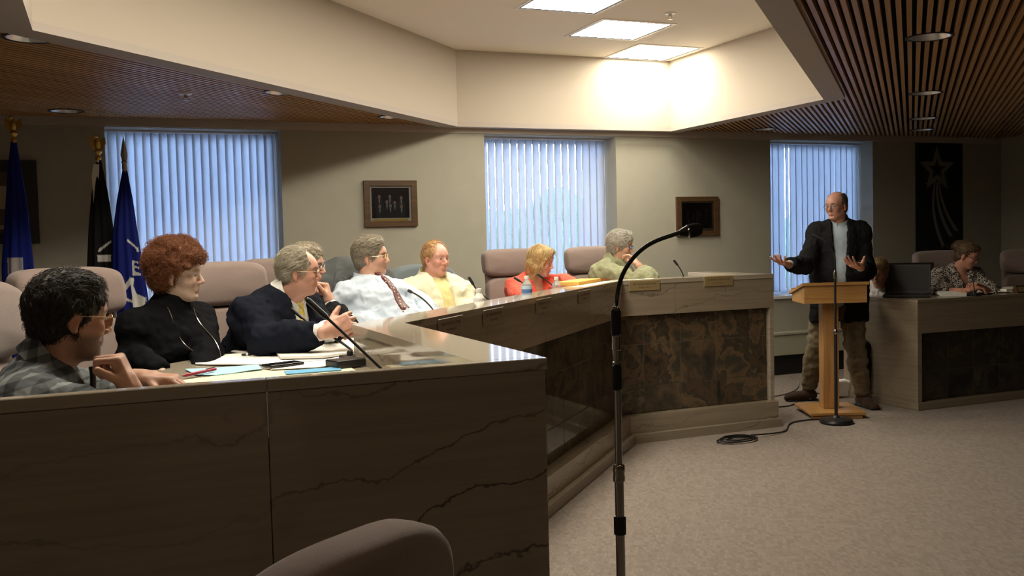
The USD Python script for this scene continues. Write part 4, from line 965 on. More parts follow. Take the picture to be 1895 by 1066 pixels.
def chair(name, label, fabric, side, seat_z=.47, seam=1.02, top=1.245, w=.54, group=None, loc=(0, 0, 0), rz=0, one_piece=False, ex=6.0):
    t = thing(name, label, "chair", loc, rz, group)
    if one_piece: obj("backrest", slab(w, .12, seat_z + .10, top, .07, .02, .05, -.27, 9, ex), MAT[fabric], t, 50)
    else:
        obj("back_shell", slab(w - .05, .05, seat_z + .10, top - .04, .06, 0, .045, -.30, 9), MAT[side], t, 50)
        obj("headrest", slab(w, .115, seam + .003, top, .075, .018, .045, -.265, 9, 4.6), MAT[fabric], t, 50)
        obj("backrest", slab(w - .02, .10, seat_z + .08, seam - .003, .05, .02, .045, -.265, 9), MAT[fabric], t, 50)
    st = slab(.54, .13, -.26, .26, .06, .02, 0); st.apply_transform(trimesh.transformations.rotation_matrix(-math.pi / 2, (0, 1, 0))); st.apply_translation((.0, 0, seat_z - .065))
    obj("seat", st, MAT[fabric], t, 50)
    for y in (-1, 1):
        obj("armrest", cat_([tube(spline([(-.18, y * .30, seat_z + .22), (.10, y * .30, seat_z + .23), (.17, y * .30, seat_z + .16), (.14, y * .285, seat_z - .02), (.10, y * .25, seat_z - .06)], 14), .018, 8), rbox(-.16, .13, y * .30 - .03, y * .30 + .03, seat_z + .215, seat_z + .245, .012)]), MAT["black_plastic"], t, 40)
    obj("column", lathe([(.03, .1), (.03, .28), (.045, .28), (.045, seat_z - .14), (.11, seat_z - .13), (.11, seat_z - .115), (.001, seat_z - .115)], 16), MAT["black_plastic"], t, 40)
    for i in range(5):
        a = 2 * np.pi * i / 5 + .3; d = np.array((math.cos(a), math.sin(a), 0))
        lg = obj("leg", tube([np.array((0, 0, .12)) + d * .02, np.array((0, 0, .085)) + d * .28], (.026, .018), 8), MAT["black_plastic"], t, 40)
        wh = lathe([(.001, -.012), (.026, -.012), (.028, 0), (.026, .012), (.001, .012)], 14); wh.apply_transform(trimesh.transformations.rotation_matrix(math.pi / 2, (1, 0, 0))); wh.apply_transform(trimesh.transformations.rotation_matrix(a + .8, (0, 0, 1))); wh.apply_translation(np.array((0, 0, .028)) + d * .28)
        obj("caster", cat_([wh, cbox(-.008, .008, -.008, .008, .05, .08).apply_translation(d * .28)]), MAT["black_plastic"], lg, 40)
    return t
def rzf(phi): d = facing(phi); return math.degrees(math.atan2(d[1], d[0]))
PLAT = .13
struct("platform", prism(Polygon([(XL + .02, 2.33), (DE - .05 + .8, 2.33), (.86, 3.7), (3.22, 6.14), (4.58, 6.14), (4.58, YW - .02), (XL + .02, YW - .02)]), .0, PLAT), MAT["carpet"])
def place(top_xyz, phi, back=.355):
    """seat position under a chair whose back top centre is at top_xyz"""
    d = facing(phi); return (top_xyz[0] + d[0] * back, top_xyz[1] + d[1] * back)
G1 = "mauve high backed chairs"
ch = [("high_back_chair", "mauve high back chair behind the red haired woman, partly hiding the black flag", (-0.173, 4.734, 1.397), -30, PLAT),
      ("high_back_chair", "mauve high back chair between the red haired woman and the navy suited man", (0.491, 5.051, 1.352), -46, PLAT),
      ("high_back_chair", "mauve high back chair behind the half hidden man with a fist at his mouth", (0.965, 5.831, 1.381), -60, PLAT),
      ("high_back_chair", "mauve high back chair behind the blonde woman in coral", (3.028, 7.249, 1.380), -66, PLAT),
      ("high_back_chair", "mauve high back chair behind the grey haired man in olive", (3.751, 7.218, 1.360), -70, PLAT),
      ("high_back_chair", "mauve chair cut by the photo's left edge, behind the man in the checked shirt", (-0.352, 2.904, 1.281), 8, PLAT),
      ("high_back_chair", "mauve high back chair under the star banner, behind the woman in the patterned blouse", (7.234, 6.898, 1.232), -84, 0),
      ("high_back_chair", "empty mauve chair cut by the photo's right edge, behind the staff desk", (7.812, 6.386, 1.227), -100, 0)]
c0 = None
for nm, lab, p, phi, z in ch:
    x, y = place(p, phi)
    if c0 is None: c0 = chair(nm, lab, "mauve_fabric", "mauve_fabric_side", group=G1, loc=(x, y, z), rz=rzf(phi))
    else: copy_of(c0, nm, lab, (x, y, z), rzf(phi))
pb = (1.284, 5.641, 1.313); x, y = place(pb, -52)
cb = chair("rounded_back_chair", "blue grey chair under the draped suit jacket, behind the dotted tie man", "bluegrey_fabric", "bluegrey_fabric", top=1.17, one_piece=True, group="blue grey chairs", ex=3.6, loc=(x, y, PLAT), rz=rzf(-52))
jl, jr = (x, y, PLAT), rzf(-52)
x, y = place((1.925, 6.185, 1.286), -58); copy_of(cb, "rounded_back_chair", "blue grey chair with a bare rounded back, behind the man in the cream jacket", (x, y, PLAT), rzf(-58))
pf = (0.342, 1.460, 0.993); x, y = place(pf, 146, .34)
chair("audience_chair", "purplish mauve audience chair back rising from the photo's bottom edge", "mauve_fabric", "mauve_fabric_side", seat_z=.45, top=1.005, w=.52, one_piece=True, ex=2.6, loc=(x, y, 0), rz=rzf(146))
# wooden chair arm at the bottom right corner
t = thing("wooden_armchair", "orange brown wooden chair arm just entering the bottom right corner", "chair", (1.848, 1.507, 0.660)[:2] + (0,), 20)
obj("armrest", tube(spline([(-.03, -.02, .60), (-.025, 0, .655), (.05, .0, .67), (.40, .0, .67), (.47, 0, .64)], 16), .02, 10), MAT["chair_wood"], t, 40)
obj("leg", tube([(-.03, -.02, .62), (-.035, -.03, 0.0)], (.02, .017), 8), MAT["chair_wood"], t, 40); obj("leg", tube([(.44, 0, .655), (.47, -.01, 0.0)], (.02, .017), 8), MAT["chair_wood"], t, 40)
obj("armrest", tube(spline([(-.03, -.58, .60), (-.025, -.56, .655), (.05, -.56, .67), (.40, -.56, .67), (.47, -.56, .64)], 16), .02, 10), MAT["chair_wood"], t, 40)
obj("leg", tube([(-.03, -.58, .62), (-.035, -.57, 0.0)], (.02, .017), 8), MAT["chair_wood"], t, 40); obj("leg", tube([(.44, -.56, .655), (.47, -.55, 0.0)], (.02, .017), 8), MAT["chair_wood"], t, 40)
obj("seat", rbox(-.02, .46, -.54, -.02, .40, .46, .02), MAT["bluegrey_fabric"], t, 40); obj("backrest", rbox(.44, .49, -.54, -.02, .46, .95, .02), MAT["bluegrey_fabric"], t, 40)
# suit jacket over the blue grey chair
t = thing("suit_jacket", "dark grey suit jacket draped over the blue grey chair back", "jacket", jl, jr)
g = Grid((-.55, -.40, .45), (.05, .40, 1.30), .011)
for y in (1, -1):
    for p in (rc((-.375, 0, 1.145), (-.36, y * .235, 1.10), .085, .078), rc((-.36, y * .10, 1.06), (-.31, y * .13, .62), .115, .12), rc((-.355, y * .25, 1.08), (-.26, y * .30, .74), .062, .05), rc((-.26, y * .30, .74), (-.20, y * .29, .56), .05, .045)): g.do(p, .04)
L = g
V, F = nets(g); V = ripple(smoothed(V, F, 2), F, .010, (9, 7, 6), None, 4, 3, True); put("shell", V, F, MAT["suit_grey"], t)
for y in (1, -1):
    X, Y, Z = g.pts((slice(None),) * 3)
    q = np.maximum(np.maximum(g.A - .009, poly2(Y * y + 0 * Z, Z + 0 * Y, [(.03, 1.19), (.075, 1.20), (.15, 1.05), (.11, 1.03), (.13, 1.00), (.02, .70), (.008, .72)])), -(g.A + .004)); q = np.maximum(q, -.34 - X)
    g2 = Grid.__new__(Grid); g2.ax, g2.A = g.ax, q.astype(np.float32); V, F = nets(g2); put("lapel", smoothed(V, F, 1), F, MAT["suit_grey"], t)
q = np.maximum(np.maximum(g.A - .005, poly2(Y + 0 * Z, Z + 0 * Y, [(-.035, 1.22), (.035, 1.22), (.012, .85), (-.012, .85)])), -(g.A + .004)); q = np.maximum(q, -.34 - X)
g2 = Grid.__new__(Grid); g2.ax, g2.A = g.ax, q.astype(np.float32); V, F = nets(g2); put("lining", smoothed(V, F, 1), F, MAT["suit_lining"], t)

# ================================================================ microphones
t = thing("microphone_stand", "tall chrome floor microphone stand with black gooseneck in the foreground", "microphone stand", (.883, 1.613, 0))
obj("base", lathe([(.001, 0), (.135, 0), (.14, .012), (.13, .024), (.04, .034), (.02, .05), (.001, .05)], 36), MAT["black_plastic"], t, 30)
obj("lower_pole", lathe([(.0088, .04), (.0088, .99), (.001, .99)], 20), MAT["chrome"], t, 30)
obj("grip_band", lathe([(.0112, .884), (.0118, .886), (.0118, .917), (.0112, .919), (.008, .919), (.008, .884), (.0112, .884)], 20), MAT["black_plastic"], t, 30)
obj("clutch", lathe([(.008, .984), (.0112, .986), (.0118, .992), (.0105, 1.002), (.0118, 1.008), (.0108, 1.016), (.008, 1.019)], 20), MAT["chrome"], t, 40)
obj("upper_pole", lathe([(.0070, 1.01), (.0070, 1.31), (.001, 1.31)], 18), MAT["chrome"], t, 30)
obj("grip_sleeve", lathe([(.0072, 1.160), (.0092, 1.162), (.0092, 1.207), (.0072, 1.209)], 18), MAT["black_plastic"], t, 30)
obj("collar_ring", lathe([(.0074, 1.209), (.0086, 1.210), (.0086, 1.214), (.0072, 1.215), (.0072, 1.236), (.0082, 1.237), (.0082, 1.262), (.0072, 1.264)], 18), MAT["chrome"], t, 40)
obj("top_grip", lathe([(.0072, 1.264), (.0098, 1.266), (.0098, 1.310), (.0070, 1.314), (.0045, 1.32), (.001, 1.32)], 18), MAT["black_plastic"], t, 40)
obj("chrome_cap", lathe([(.0066, 1.3105), (.0074, 1.313), (.0055, 1.319), (.001, 1.32)], 18), MAT["chrome"], t, 40)
o0 = np.array((.883, 1.613, 0)); gp = [np.array(p) - o0 for p in ((.883, 1.613, 1.315), (0.896, 1.628, 1.345), (0.906, 1.625, 1.378), (0.921, 1.620, 1.403), (0.941, 1.613, 1.424), (0.967, 1.603, 1.440), (0.992, 1.593, 1.449), (1.010, 1.586, 1.455))]
gc = spline(gp, 40); obj("gooseneck", tube(gc, .0042, 10), MAT["black_plastic"], t, 50)
m0, m1 = np.array((1.008, 1.587, 1.454)) - o0, np.array((1.050, 1.570, 1.461)) - o0; ax = nrm(m1 - m0); L = np.linalg.norm(m1 - m0); e1 = nrm(np.cross(ax, (0, 0, 1))); e2 = np.cross(e1, ax)
hd = thing("microphone", parent=t)
obj("microphone_body", frame_mesh(lathe([(.001, 0), (.005, 0), (.0095, .010), (.0115, .016), (.001, .016)], 18), m0, e1, e2, ax), MAT["black_plastic"], hd, 40)
obj("silver_ring", frame_mesh(lathe([(.0112, .0155), (.0128, .016), (.0128, .0185), (.011, .019)], 18), m0, e1, e2, ax), MAT["chrome"], hd, 40)
obj("windscreen", frame_mesh(lathe([(.001, .018), (.0125, .018), (.0135, .026), (.0128, .036), (.0095, .043), (.001, .046)], 18), m0, e1, e2, ax), mat("foam_black", (.012, .012, .012), .95, bump=.0012, bscale=900), hd, 60)
# round based stand before the lectern
t = thing("microphone_stand", "black microphone stand with round base standing before the wooden lectern", "microphone stand", (5.05, 5.806, 0))
obj("base", lathe([(.001, 0), (.118, 0), (.125, .015), (.118, .032), (.03, .045), (.016, .06), (.001, .06)], 36), MAT["black_plastic"], t, 30)
obj("lower_pole", lathe([(.0125, .05), (.0125, .68), (.001, .68)], 16), MAT["black_plastic"], t, 30)
obj("clutch", lathe([(.013, .675), (.017, .68), (.017, .70), (.010, .712), (.001, .712)], 16), MAT["chrome"], t, 40)
obj("upper_pole", lathe([(.0085, .70), (.0085, 1.10), (.001, 1.10)], 16), MAT["black_plastic"], t, 30)
obj("collar_ring", lathe([(.0095, 1.095), (.0115, 1.10), (.0115, 1.145), (.0075, 1.155), (.001, 1.155)], 16), MAT["chrome"], t, 40)
gl = spline([(0, 0, 1.15), (.0, .0, 1.24), (-.01, .015, 1.31), (-.045, .05, 1.375), (-.075, .085, 1.405)], 24); obj("gooseneck", tube(gl, .0055, 8), MAT["black_plastic"], t, 50)
obj("microphone_head", tube([(-.072, .082, 1.402), (-.09, .103, 1.418), (-.105, .12, 1.428)], (.009, .011, .009), 10), MAT["black_plastic"], t, 50)
# gooseneck microphones on the desks
def gooseneck(lab, base, pts, head=.075, r=.0042, foot=True):
    b = np.array(base); t = thing("gooseneck_microphone", lab, "microphone", base, group=None)
    if foot: obj("base", cat_([rbox(-.035, .035, -.045, .045, .0, .022, .008), lathe([(.012, .02), (.012, .035), (.006, .042), (.001, .042)], 12)]), MAT["black_plastic"], t, 40)
    P = spline([np.array((0, 0, .03 if foot else .0))] + [np.array(p) - b for p in pts], 26); obj("gooseneck", tube(P, r, 8), MAT["black_plastic"], t, 50)
    d = nrm(P[-1] - P[-3]); obj("microphone_head", tube([P[-1] - d * .005, P[-1] + d * .008, P[-1] + d * head * .9, P[-1] + d * head], (r, .0085, .0085, .006), 10), MAT["black_plastic"], t, 50)
gooseneck("straight gooseneck microphone leaning left from behind the near panel toward the navy suit", (0.770, 2.497, 1.006)[:2] + (1.0,), [(0.726, 2.529, 1.053), (0.679, 2.562, 1.107), (0.602, 2.642, 1.198), (0.562, 2.683, 1.244)], .085, .0042, False)
gooseneck("bent gooseneck microphone rising from the small base among the near papers", (0.849, 3.666, 1.000), [(0.866, 3.804, 1.045), (0.821, 3.868, 1.081), (0.772, 3.912, 1.115), (0.729, 3.965, 1.153)], .075, .005)
mg = [("gooseneck microphone in front of the cream jacket", (2.02, 4.98, 1.0), [(1.905, 4.993, 1.148), (1.871, 5.009, 1.187), (1.861, 5.015, 1.206)]), ("gooseneck microphone across the dotted tie", (1.44, 4.40, 1.0), [(1.470, 4.632, 1.145), (1.451, 4.750, 1.182), (1.446, 4.807, 1.191)]),
      ("gooseneck microphone left of the blue labelled bottle", (2.60, 5.62, 1.0), [(2.500, 5.664, 1.096), (2.449, 5.689, 1.169), (2.434, 5.696, 1.180)]), ("gooseneck microphone before the blonde woman's neck", (2.86, 5.86, 1.0), [(2.747, 5.889, 1.136), (2.702, 5.910, 1.177), (2.692, 5.914, 1.185)]),
      ("thin gooseneck microphone alone on the far counter, right of the olive jacket", (4.10, 6.30, 1.0), [(4.025, 6.290, 1.152), (4.008, 6.299, 1.193), (3.991, 6.308, 1.222)])]
for lab, b, p in mg: gooseneck(lab, b, p, .05)
# ================================================================ lectern
t = thing("lectern", "light oak lectern with slanted top on a square post", "lectern", (5.264, 6.13, 0), -24.3)
obj("base_plate", cbox(-.215, .215, -.24, .24, .028, .052, .004), MAT["oak"], t)
for y in (-.19, .19): obj("foot", cbox(-.19, .19, y - .035, y + .035, 0, .028, .004), MAT["oak"], t)
obj("post", cbox(-.062, .062, -.06, .06, .052, .90, .004), MAT["oak_post"], t)
def sl_box(x0, x1, y0, y1, zb, zf, zk, c=0):
    P = [(x, y, z) for x in (x0, x1) for y, zt in ((y0, zf), (y1, zk)) for z in (zb, zt)]; return trimesh.convex.convex_hull(np.array(P))
obj("top_box", sl_box(-.24, .24, -.19, .17, .895, 1.035, .96), MAT["oak"], t)
P = [(x, y, z) for x in (-.255, .255) for y, z0 in ((-.205, 1.0355), (.215, .948)) for z in (z0, z0 + .022)]
obj("top_board", trimesh.convex.convex_hull(np.array(P)), MAT["oak"], t)
obj("paper_stop", T(cbox(-.24, .24, -.008, .008, 0, .03, .002), (0, .205, .969)), MAT["oak"], t)
tag(obj("loose_sheet", frame_mesh(cat_([cbox(-.14, .0, -.1, .1, 0, .0015), cbox(.005, .145, -.1, .1, 0, .0025)]), (5.264 - .008, 6.13 - .02, 1.0245), (.9114, -.4115, 0), (.4026, .8917, -.2065), (.085, .188, .978)), MAT["paper"]), "white sheets lying open on the lectern top", "paper")
# ================================================================ things on the desks
def sheet(lab, pts, z, m="paper", h=.0012, name="paper_sheet", cat="paper", curl=0.0, seed=0):
    P = np.array([p[:2] for p in pts]); pl = Polygon(P); pl = pl if pl.is_valid else pl.convex_hull; M = prism(pl, 0, h)
    if curl: M = M.subdivide().subdivide().subdivide(); v = M.vertices.copy(); v[:, 2] += np.maximum(0, meshkit.fbm(np.c_[v[:, :2] * 6, np.full(len(v), seed)], 2, seed) - .42) * curl; M = trimesh.Trimesh(v, M.faces, process=False)
    M.apply_translation((0, 0, z)); return tag(obj(name, M, MAT[m]), lab, cat)
Z = HD + .001
sheet("large cream sheet lying along the near stone panel, under the blue folder", [(0.141, 3.387, 1.000), (0.210, 3.442, 1.000), (0.496, 3.573, 1.000), (0.805, 3.545, 1.000), (0.796, 3.344, 1.000), (0.444, 3.338, 1.000)], Z, "paper_cream", .002)
sheet("pale blue sheet with a folded corner beside the red pen", [(0.253, 3.731, 1.000), (0.322, 3.720, 1.000), (0.510, 3.704, 1.000), (0.504, 3.551, 1.000), (0.338, 3.496, 1.000), (0.275, 3.553, 1.000)], Z + .003, "paper_blue", .002, curl=.012, seed=2)
sheet("white sheets at the desk's far edge, before the black sweater", [(0.316, 4.108, 1.000), (0.403, 4.135, 1.000), (0.730, 3.998, 1.000), (0.961, 4.022, 1.000), (0.891, 3.718, 1.000), (0.627, 3.663, 1.000), (0.387, 3.785, 1.000), (0.301, 3.879, 1.000)], Z + .002, "paper", .004, curl=.010, seed=5)
sheet("open white booklet standing up slightly in the middle of the near papers", [(0.470, 4.200, 1.000), (0.646, 4.473, 1.000), (0.773, 4.228, 1.000), (0.697, 3.999, 1.000), (0.530, 3.963, 1.000)], Z + .008, "paper", .004, curl=.03, seed=9)
sheet("thick white stack of pages by the microphone base", [(0.804, 4.333, 1.000), (1.025, 4.337, 1.000), (0.899, 3.795, 1.000), (0.762, 3.725, 1.000), (0.608, 3.789, 1.000), (0.625, 4.093, 1.000)], Z + .009, "paper", .010, curl=.006, seed=3)
sheet("narrow white sheet lying over the blue folder", [(0.526, 3.520, 1.000), (0.663, 3.639, 1.000), (0.857, 3.662, 1.000), (0.805, 3.545, 1.000), (0.691, 3.479, 1.000)], Z + .006, "paper", .002, curl=.01, seed=4)
sheet("bright blue folder edge at the near stone panel", [(0.565, 3.461, 1.000), (0.763, 3.466, 1.000), (0.750, 3.374, 1.000), (0.557, 3.371, 1.000)], Z + .0035, "folder_blue", .003, name="folder", cat="folder")
tag(obj("mobile_phone", frame_mesh(rbox(-.07, .07, -.035, .035, 0, .011, .005), np.array((0.582, 3.585, 1.000)) + (0, 0, .010), (.93, .36, 0), (-.36, .93, 0), (0, 0, 1)), MAT["black_gloss"], None, 40), "black phone lying on the near papers", "phone")
tag(obj("control_box", frame_mesh(rbox(-.06, .06, -.045, .045, 0, .03, .006), np.array((0.790, 3.483, 1.000)) + (0, 0, .002), (.95, .3, 0), (-.3, .95, 0), (0, 0, 1)), MAT["black_plastic"], None, 40), "black flat microphone control box at the ledge beside the near papers", "box")
pa, pbn = np.array((0.219, 3.481, 1.000)) + (0, 0, .012), np.array((0.347, 3.586, 1.000)) + (0, 0, .016)
t = thing("pen", "dark red pen lying on the pale blue sheet", "pen", pa)
q = pbn - pa; obj("barrel", tube([q * 0.06, q * .12, q * .97, q], (.002, .0055, .0055, .004), 10), MAT["pen_red"], t, 40); obj("clip", tube([q * .72 + (0, 0, .007), q * .96 + (0, 0, .007)], .0018, 6), MAT["chrome"], t)
pa, pbn = np.array((0.486, 3.993, 1.000)) + (0, 0, .016), np.array((0.570, 3.999, 1.000)) + (0, 0, .016); q = pbn - pa
t = thing("pen", "black pen with white bands lying on the white sheets", "pen", pa); obj("barrel", tube([q * 0, q * .06, q * .97, q], (.002, .005, .005, .004), 10), MAT["black_plastic"], t, 40)
obj("band", cat_([tube([q * u, q * (u + .1)], .0056, 10) for u in (.2, .45, .7)]), MAT["cap_white"] if "cap_white" in MAT else MAT["paper"], t, 40)
# bottles behind the ledge
mat("bottle_plastic", (.80, .84, .86), .12, trans=.75, ior=1.2); mat("cap_white", (.85, .85, .83), .4); mat("label_blue", (.10, .22, .50), .5); mat("label_light", (.55, .70, .84), .5); mat("bottle_milky", (.80, .80, .76), .35)
def bottle(lab, x, y, body, label=None, h=.2):
    t = thing("water_bottle", lab, "bottle", (x, y, HD), group=None)
    obj("body", lathe([(.001, 0), (.029, 0), (.031, .006), (.031, .05), (.029, .06), (.031, .07), (.031, h - .055), (.027, h - .045), (.014, h - .025), (.0125, h - .015), (.0125, h - .012), (.001, h - .012)], 24), MAT[body], t, 35)
    obj("cap", lathe([(.0145, h - .018), (.0150, h - .016), (.0150, h - .001), (.0140, h), (.001, h)], 20), MAT["cap_white"], t, 35)
    if label: 
        lb = obj("paper_label", lathe([(.0312, .085), (.0316, .086), (.0316, h - .056), (.0312, h - .055)], 24), MAT["label_light"], t, 35)
        M = lathe([(.0318, .135), (.0320, .136), (.0320, .158), (.0318, .159)], 24); obj("label_band", M, MAT[label], lb, 35)
    return t
bottle("white capped milky bottle behind the ledge by the cream jacket", 1.775, 4.705, "bottle_milky", h=.20)
bottle("blue labelled water bottle before the blonde woman's chest", 2.255, 5.185, "bottle_plastic", "label_blue", h=.235)
bottle("clear water bottle right of the blonde woman's chest", 2.615, 5.545, "bottle_plastic", h=.205)
t = thing("envelope", "orange padded envelope lying on the ledge corner with a dark red flap", "envelope", (0, 0, 0))
ev = np.array([(2.80, 5.66), (3.02, 5.92), (3.24, 6.10), (3.06, 6.12), (2.72, 5.79)]); obj("pouch", prism(Polygon([(2.80, 5.60), (3.16, 5.98), (3.05, 6.09), (2.68, 5.72)]), HT + .0005, HT + .022), MAT["envelope"], t)
obj("flap", trimesh.convex.convex_hull(np.array([(3.165, 5.98, HT + .006), (3.06, 6.09, HT + .006), (3.165, 5.98, HT + .02), (3.06, 6.09, HT + .02), (3.32, 6.09, HT + .004), (3.28, 6.12, HT + .004)])), MAT["envelope_red"], t)
sheet("yellow paper strip under the orange envelope at the counter corner", [(2.74, 5.40), (3.30, 5.985), (3.62, 6.02), (3.62, 6.10), (3.2, 6.0), (2.66, 5.47)], HT + .0002, "paper_cream", .0006)
# staff desk: laptop, papers, microphone, name block
t = thing("laptop", "open black laptop on the left end of the staff desk", "laptop", (6.26, 6.31, SH), -48)
obj("base", rbox(-.18, .18, -.25, .0, 0.001, .022, .006), MAT["black_plastic"], t, 40)
M = rbox(-.18, .18, -.006, .006, 0, .25, .004); M.apply_transform(trimesh.transformations.rotation_matrix(math.radians(-12), (1, 0, 0))); M.apply_translation((0, .005, .02)); sc = obj("screen_lid", M, MAT["black_plastic"], t, 40)
M = cbox(-.165, .165, -.0075, -.0065, .02, .235); M.apply_transform(trimesh.transformations.rotation_matrix(math.radians(-12), (1, 0, 0))); M.apply_translation((0, .005, .02)); obj("screen", M, mat("screen_dark", (.006, .006, .007), .55), sc)
obj("keyboard", cbox(-.15, .15, -.20, -.05, .0222, .0235), MAT["black_gloss"], t)
t = thing("flat_monitor", "low black flat screen behind the laptop, top edge showing", "monitor", (6.60, 6.62, SH), -30)
obj("panel", rbox(-.20, .20, -.012, .012, .03, .265, .008), MAT["black_plastic"], t, 40); obj("foot", cbox(-.09, .09, -.06, .06, .0005, .012, .003), MAT["black_plastic"], t); obj("neck", cbox(-.02, .02, -.006, .006, .01, .06), MAT["black_plastic"], t)
for i, (p, m, lab) in enumerate(((((6.36, 6.04), (6.54, 5.95), (6.74, 6.14), (6.52, 6.26)), "paper", "crumpled white paper right of the laptop"), (((6.66, 6.05), (6.88, 5.98), (7.0, 6.22), (6.78, 6.28)), "paper", "white sheets under the woman's forearm"), (((6.93, 6.10), (7.10, 5.97), (7.22, 6.18), (7.03, 6.28)), "paper_cream", "cream sheet under the woman's hand"), (((7.04, 5.99), (7.44, 5.98), (7.50, 6.3), (7.08, 6.32)), "paper", "wide white pad at the right of the woman's papers"))):
    sheet(lab, p, SH + .001 + .002 * i, m, .022 if i in (0, 3) else .008, curl=.02, seed=20 + i)
gooseneck("low gooseneck microphone on a round base at the staff desk's front edge", (6.60, 5.93, SH), [(6.60, 5.935, SH + .10), (6.61, 5.96, SH + .14)], .04)
t = thing("name_block", "dark wooden name block on the staff desk's front edge", "name plate", (7.22, 5.95, SH), 0)
obj("block", trimesh.convex.convex_hull(np.array([(x, y, z) for x in (-.13, .13) for y, z in ((-.035, 0.0005), (.035, 0.0005), (.012, .065), (-.004, .065))])), MAT["frame_wood"], t)
obj("plate", frame_mesh(cbox(-.115, .115, -.022, .022, 0, .0012), (0, -.0205, .032), (1, 0, 0), (0, .43, .90), (0, -.90, .43)), MAT["brass_plate"], t)
tag(obj("card_box", cbox(7.37, 7.55, 5.92, 6.02, SH + .0005, SH + .05, .003), MAT["heater_metal"]), "small beige box at the right of the dark name block", "box")
# floor: cables, white bag
mat("cable_grey", (.05, .05, .055), .6); mat("cable_light", (.30, .29, .27), .6)
th = np.linspace(0, 5.2 * np.pi, 90); coil = np.stack([4.02 + .17 * np.cos(th) * (1 - .02 * th), 5.62 + .085 * np.sin(th) * (1 - .015 * th), .008 + .0016 * th], 1)
tl = spline([coil[-1], (4.25, 5.66, .02), (4.5, 5.72, .008), (4.75, 5.95, .007), (4.95, 5.98, .007), (5.05, 5.95, .007)], 30)
tag(obj("microphone_cable", tube(np.vstack([coil, tl[1:]]), .0055, 6), MAT["black_plastic"], None, 60), "black cable coiled on the carpet at the end of the dais, running to the lectern", "cable")
tag(obj("floor_cable", tube(spline([(4.68, 6.9, .007), (5.0, 7.05, .007), (5.3, 7.0, .007), (5.9, 7.3, .007), (6.3, 7.9, .007)], 30), .006, 6), MAT["cable_light"], None, 60), "pale cable on the carpet behind the speaker's left foot", "cable")
tag(obj("floor_cable", tube(spline([(4.70, 6.55, .006), (4.95, 6.62, .006), (5.15, 6.55, .006), (5.5, 6.8, .006), (5.9, 6.9, .006)], 30), .005, 6), MAT["cable_grey"], None, 60), "thin dark cable on the carpet close behind the lectern", "cable")
M = rbox(-.10, .10, -.06, .06, 0, .15, .02, 3); M = M.subdivide().subdivide(); v = M.vertices.copy(); v += (meshkit.fbm(v * 22, 2, 3)[:, None] - .5) * .02; v[:, 2] = np.maximum(v[:, 2], .0); M = trimesh.Trimesh(v, M.faces, process=False); M.apply_translation((5.900, 6.722, 0.000))
tag(obj("white_bag", M, MAT["paper"], None, True), "crumpled white paper bag on the floor between the speaker's feet", "bag")
# ================================================================ pictures, banner, flags
def group_photo(lab, x, z, w, h, seed, plate_):
    t = thing("framed_photograph", lab, "picture", (x, YW, z)); r = np.random.default_rng(seed)
    F = lambda M: frame_mesh(M, (0, -.002, 0), (1, 0, 0), (0, 0, 1), (0, -1, 0))
    fr = sbox(-w / 2, -h / 2, w / 2, h / 2); inn = sbox(-w / 2 + .05, -h / 2 + .045, w / 2 - .05, h / 2 - .045); im = sbox(-w / 2 + .068, -h / 2 + .072, w / 2 - .068, h / 2 - .062)
    obj("frame", F(prism(fr.difference(inn), 0, .028)), MAT["frame_wood"], t); obj("mount", F(prism(inn.difference(im), .004, .010)), mat(f"mount_board_{seed}", (.30, .27, .23), .8), t)
    ph = obj("photo_print", F(prism(im, .004, .007)), mat(f"photo_dark_{seed}", (.014, .008, .009), .25), t)
    ww, hh = w / 2 - .075, h / 2 - .08; suits, faces, shirts = [], [], []
    for row, n, zb in ((0, 3, .42), (1, 2, .12), (2, 3, -.22)):
        for i in range(n):
            cx = ((i - (n - 1) / 2) * (.62, .46, .62)[row] + r.uniform(-.04, .04)) * ww; cz = zb * hh + r.uniform(-.01, .01); z0 = .0072 + row * .0004
            suits.append(prism(Polygon([(cx - .034, -hh), (cx - .036, cz - .045), (cx - .018, cz - .022), (cx + .018, cz - .022), (cx + .036, cz - .045), (cx + .034, -hh)]), z0, z0 + .0002))
            shirts.append(prism(Polygon([(cx - .008, cz - .02), (cx + .008, cz - .02), (cx, cz - .065)]), z0 + .0002, z0 + .0003)); faces.append(prism(affinity.scale(Point(cx, cz).buffer(.013, 6), 1, 1.3), z0 + .0002, z0 + .0003))
    obj("printed_suits", F(cat_(suits)), mat(f"print_suit_{seed}", (.010, .009, .011), .3), ph); obj("printed_faces", F(cat_(faces)), mat(f"print_face_{seed}", (.12, .075, .06), .4), ph); obj("printed_shirts", F(cat_(shirts)), mat(f"print_shirt_{seed}", (.12, .12, .13), .4), ph)
    if plate_: obj("caption_plate", F(prism(sbox(-w / 2 + .08, -h / 2 + .047, w / 2 - .08, -h / 2 + .066), .0105, .012)), MAT["gold"], t)
    obj("glass", F(prism(inn, .0135, .0145)), MAT["pane"], t)
group_photo("framed group photograph with a gold strip, between the left and middle windows", 2.28, 1.782, .468, .392, 1, True)
group_photo("framed group photograph behind the microphone head, between the middle and right windows", 5.376, 1.631, .478, .380, 2, False)
t = thing("framed_picture", "dark framed picture behind the blue flag at the left edge", "picture", (-.80, YW, 1.818))
F = lambda M: frame_mesh(M, (0, -.002, 0), (1, 0, 0), (0, 0, 1), (0, -1, 0))
obj("frame", F(prism(sbox(-.36, -.31, .355, .31).difference(sbox(-.26, -.225, .255, .225)), 0, .03)), mat("frame_black", (.012, .010, .009), .5), t); obj("print", F(prism(sbox(-.26, -.225, .255, .225), .003, .006)), mat("print_brown", (.09, .06, .045), .6), t)
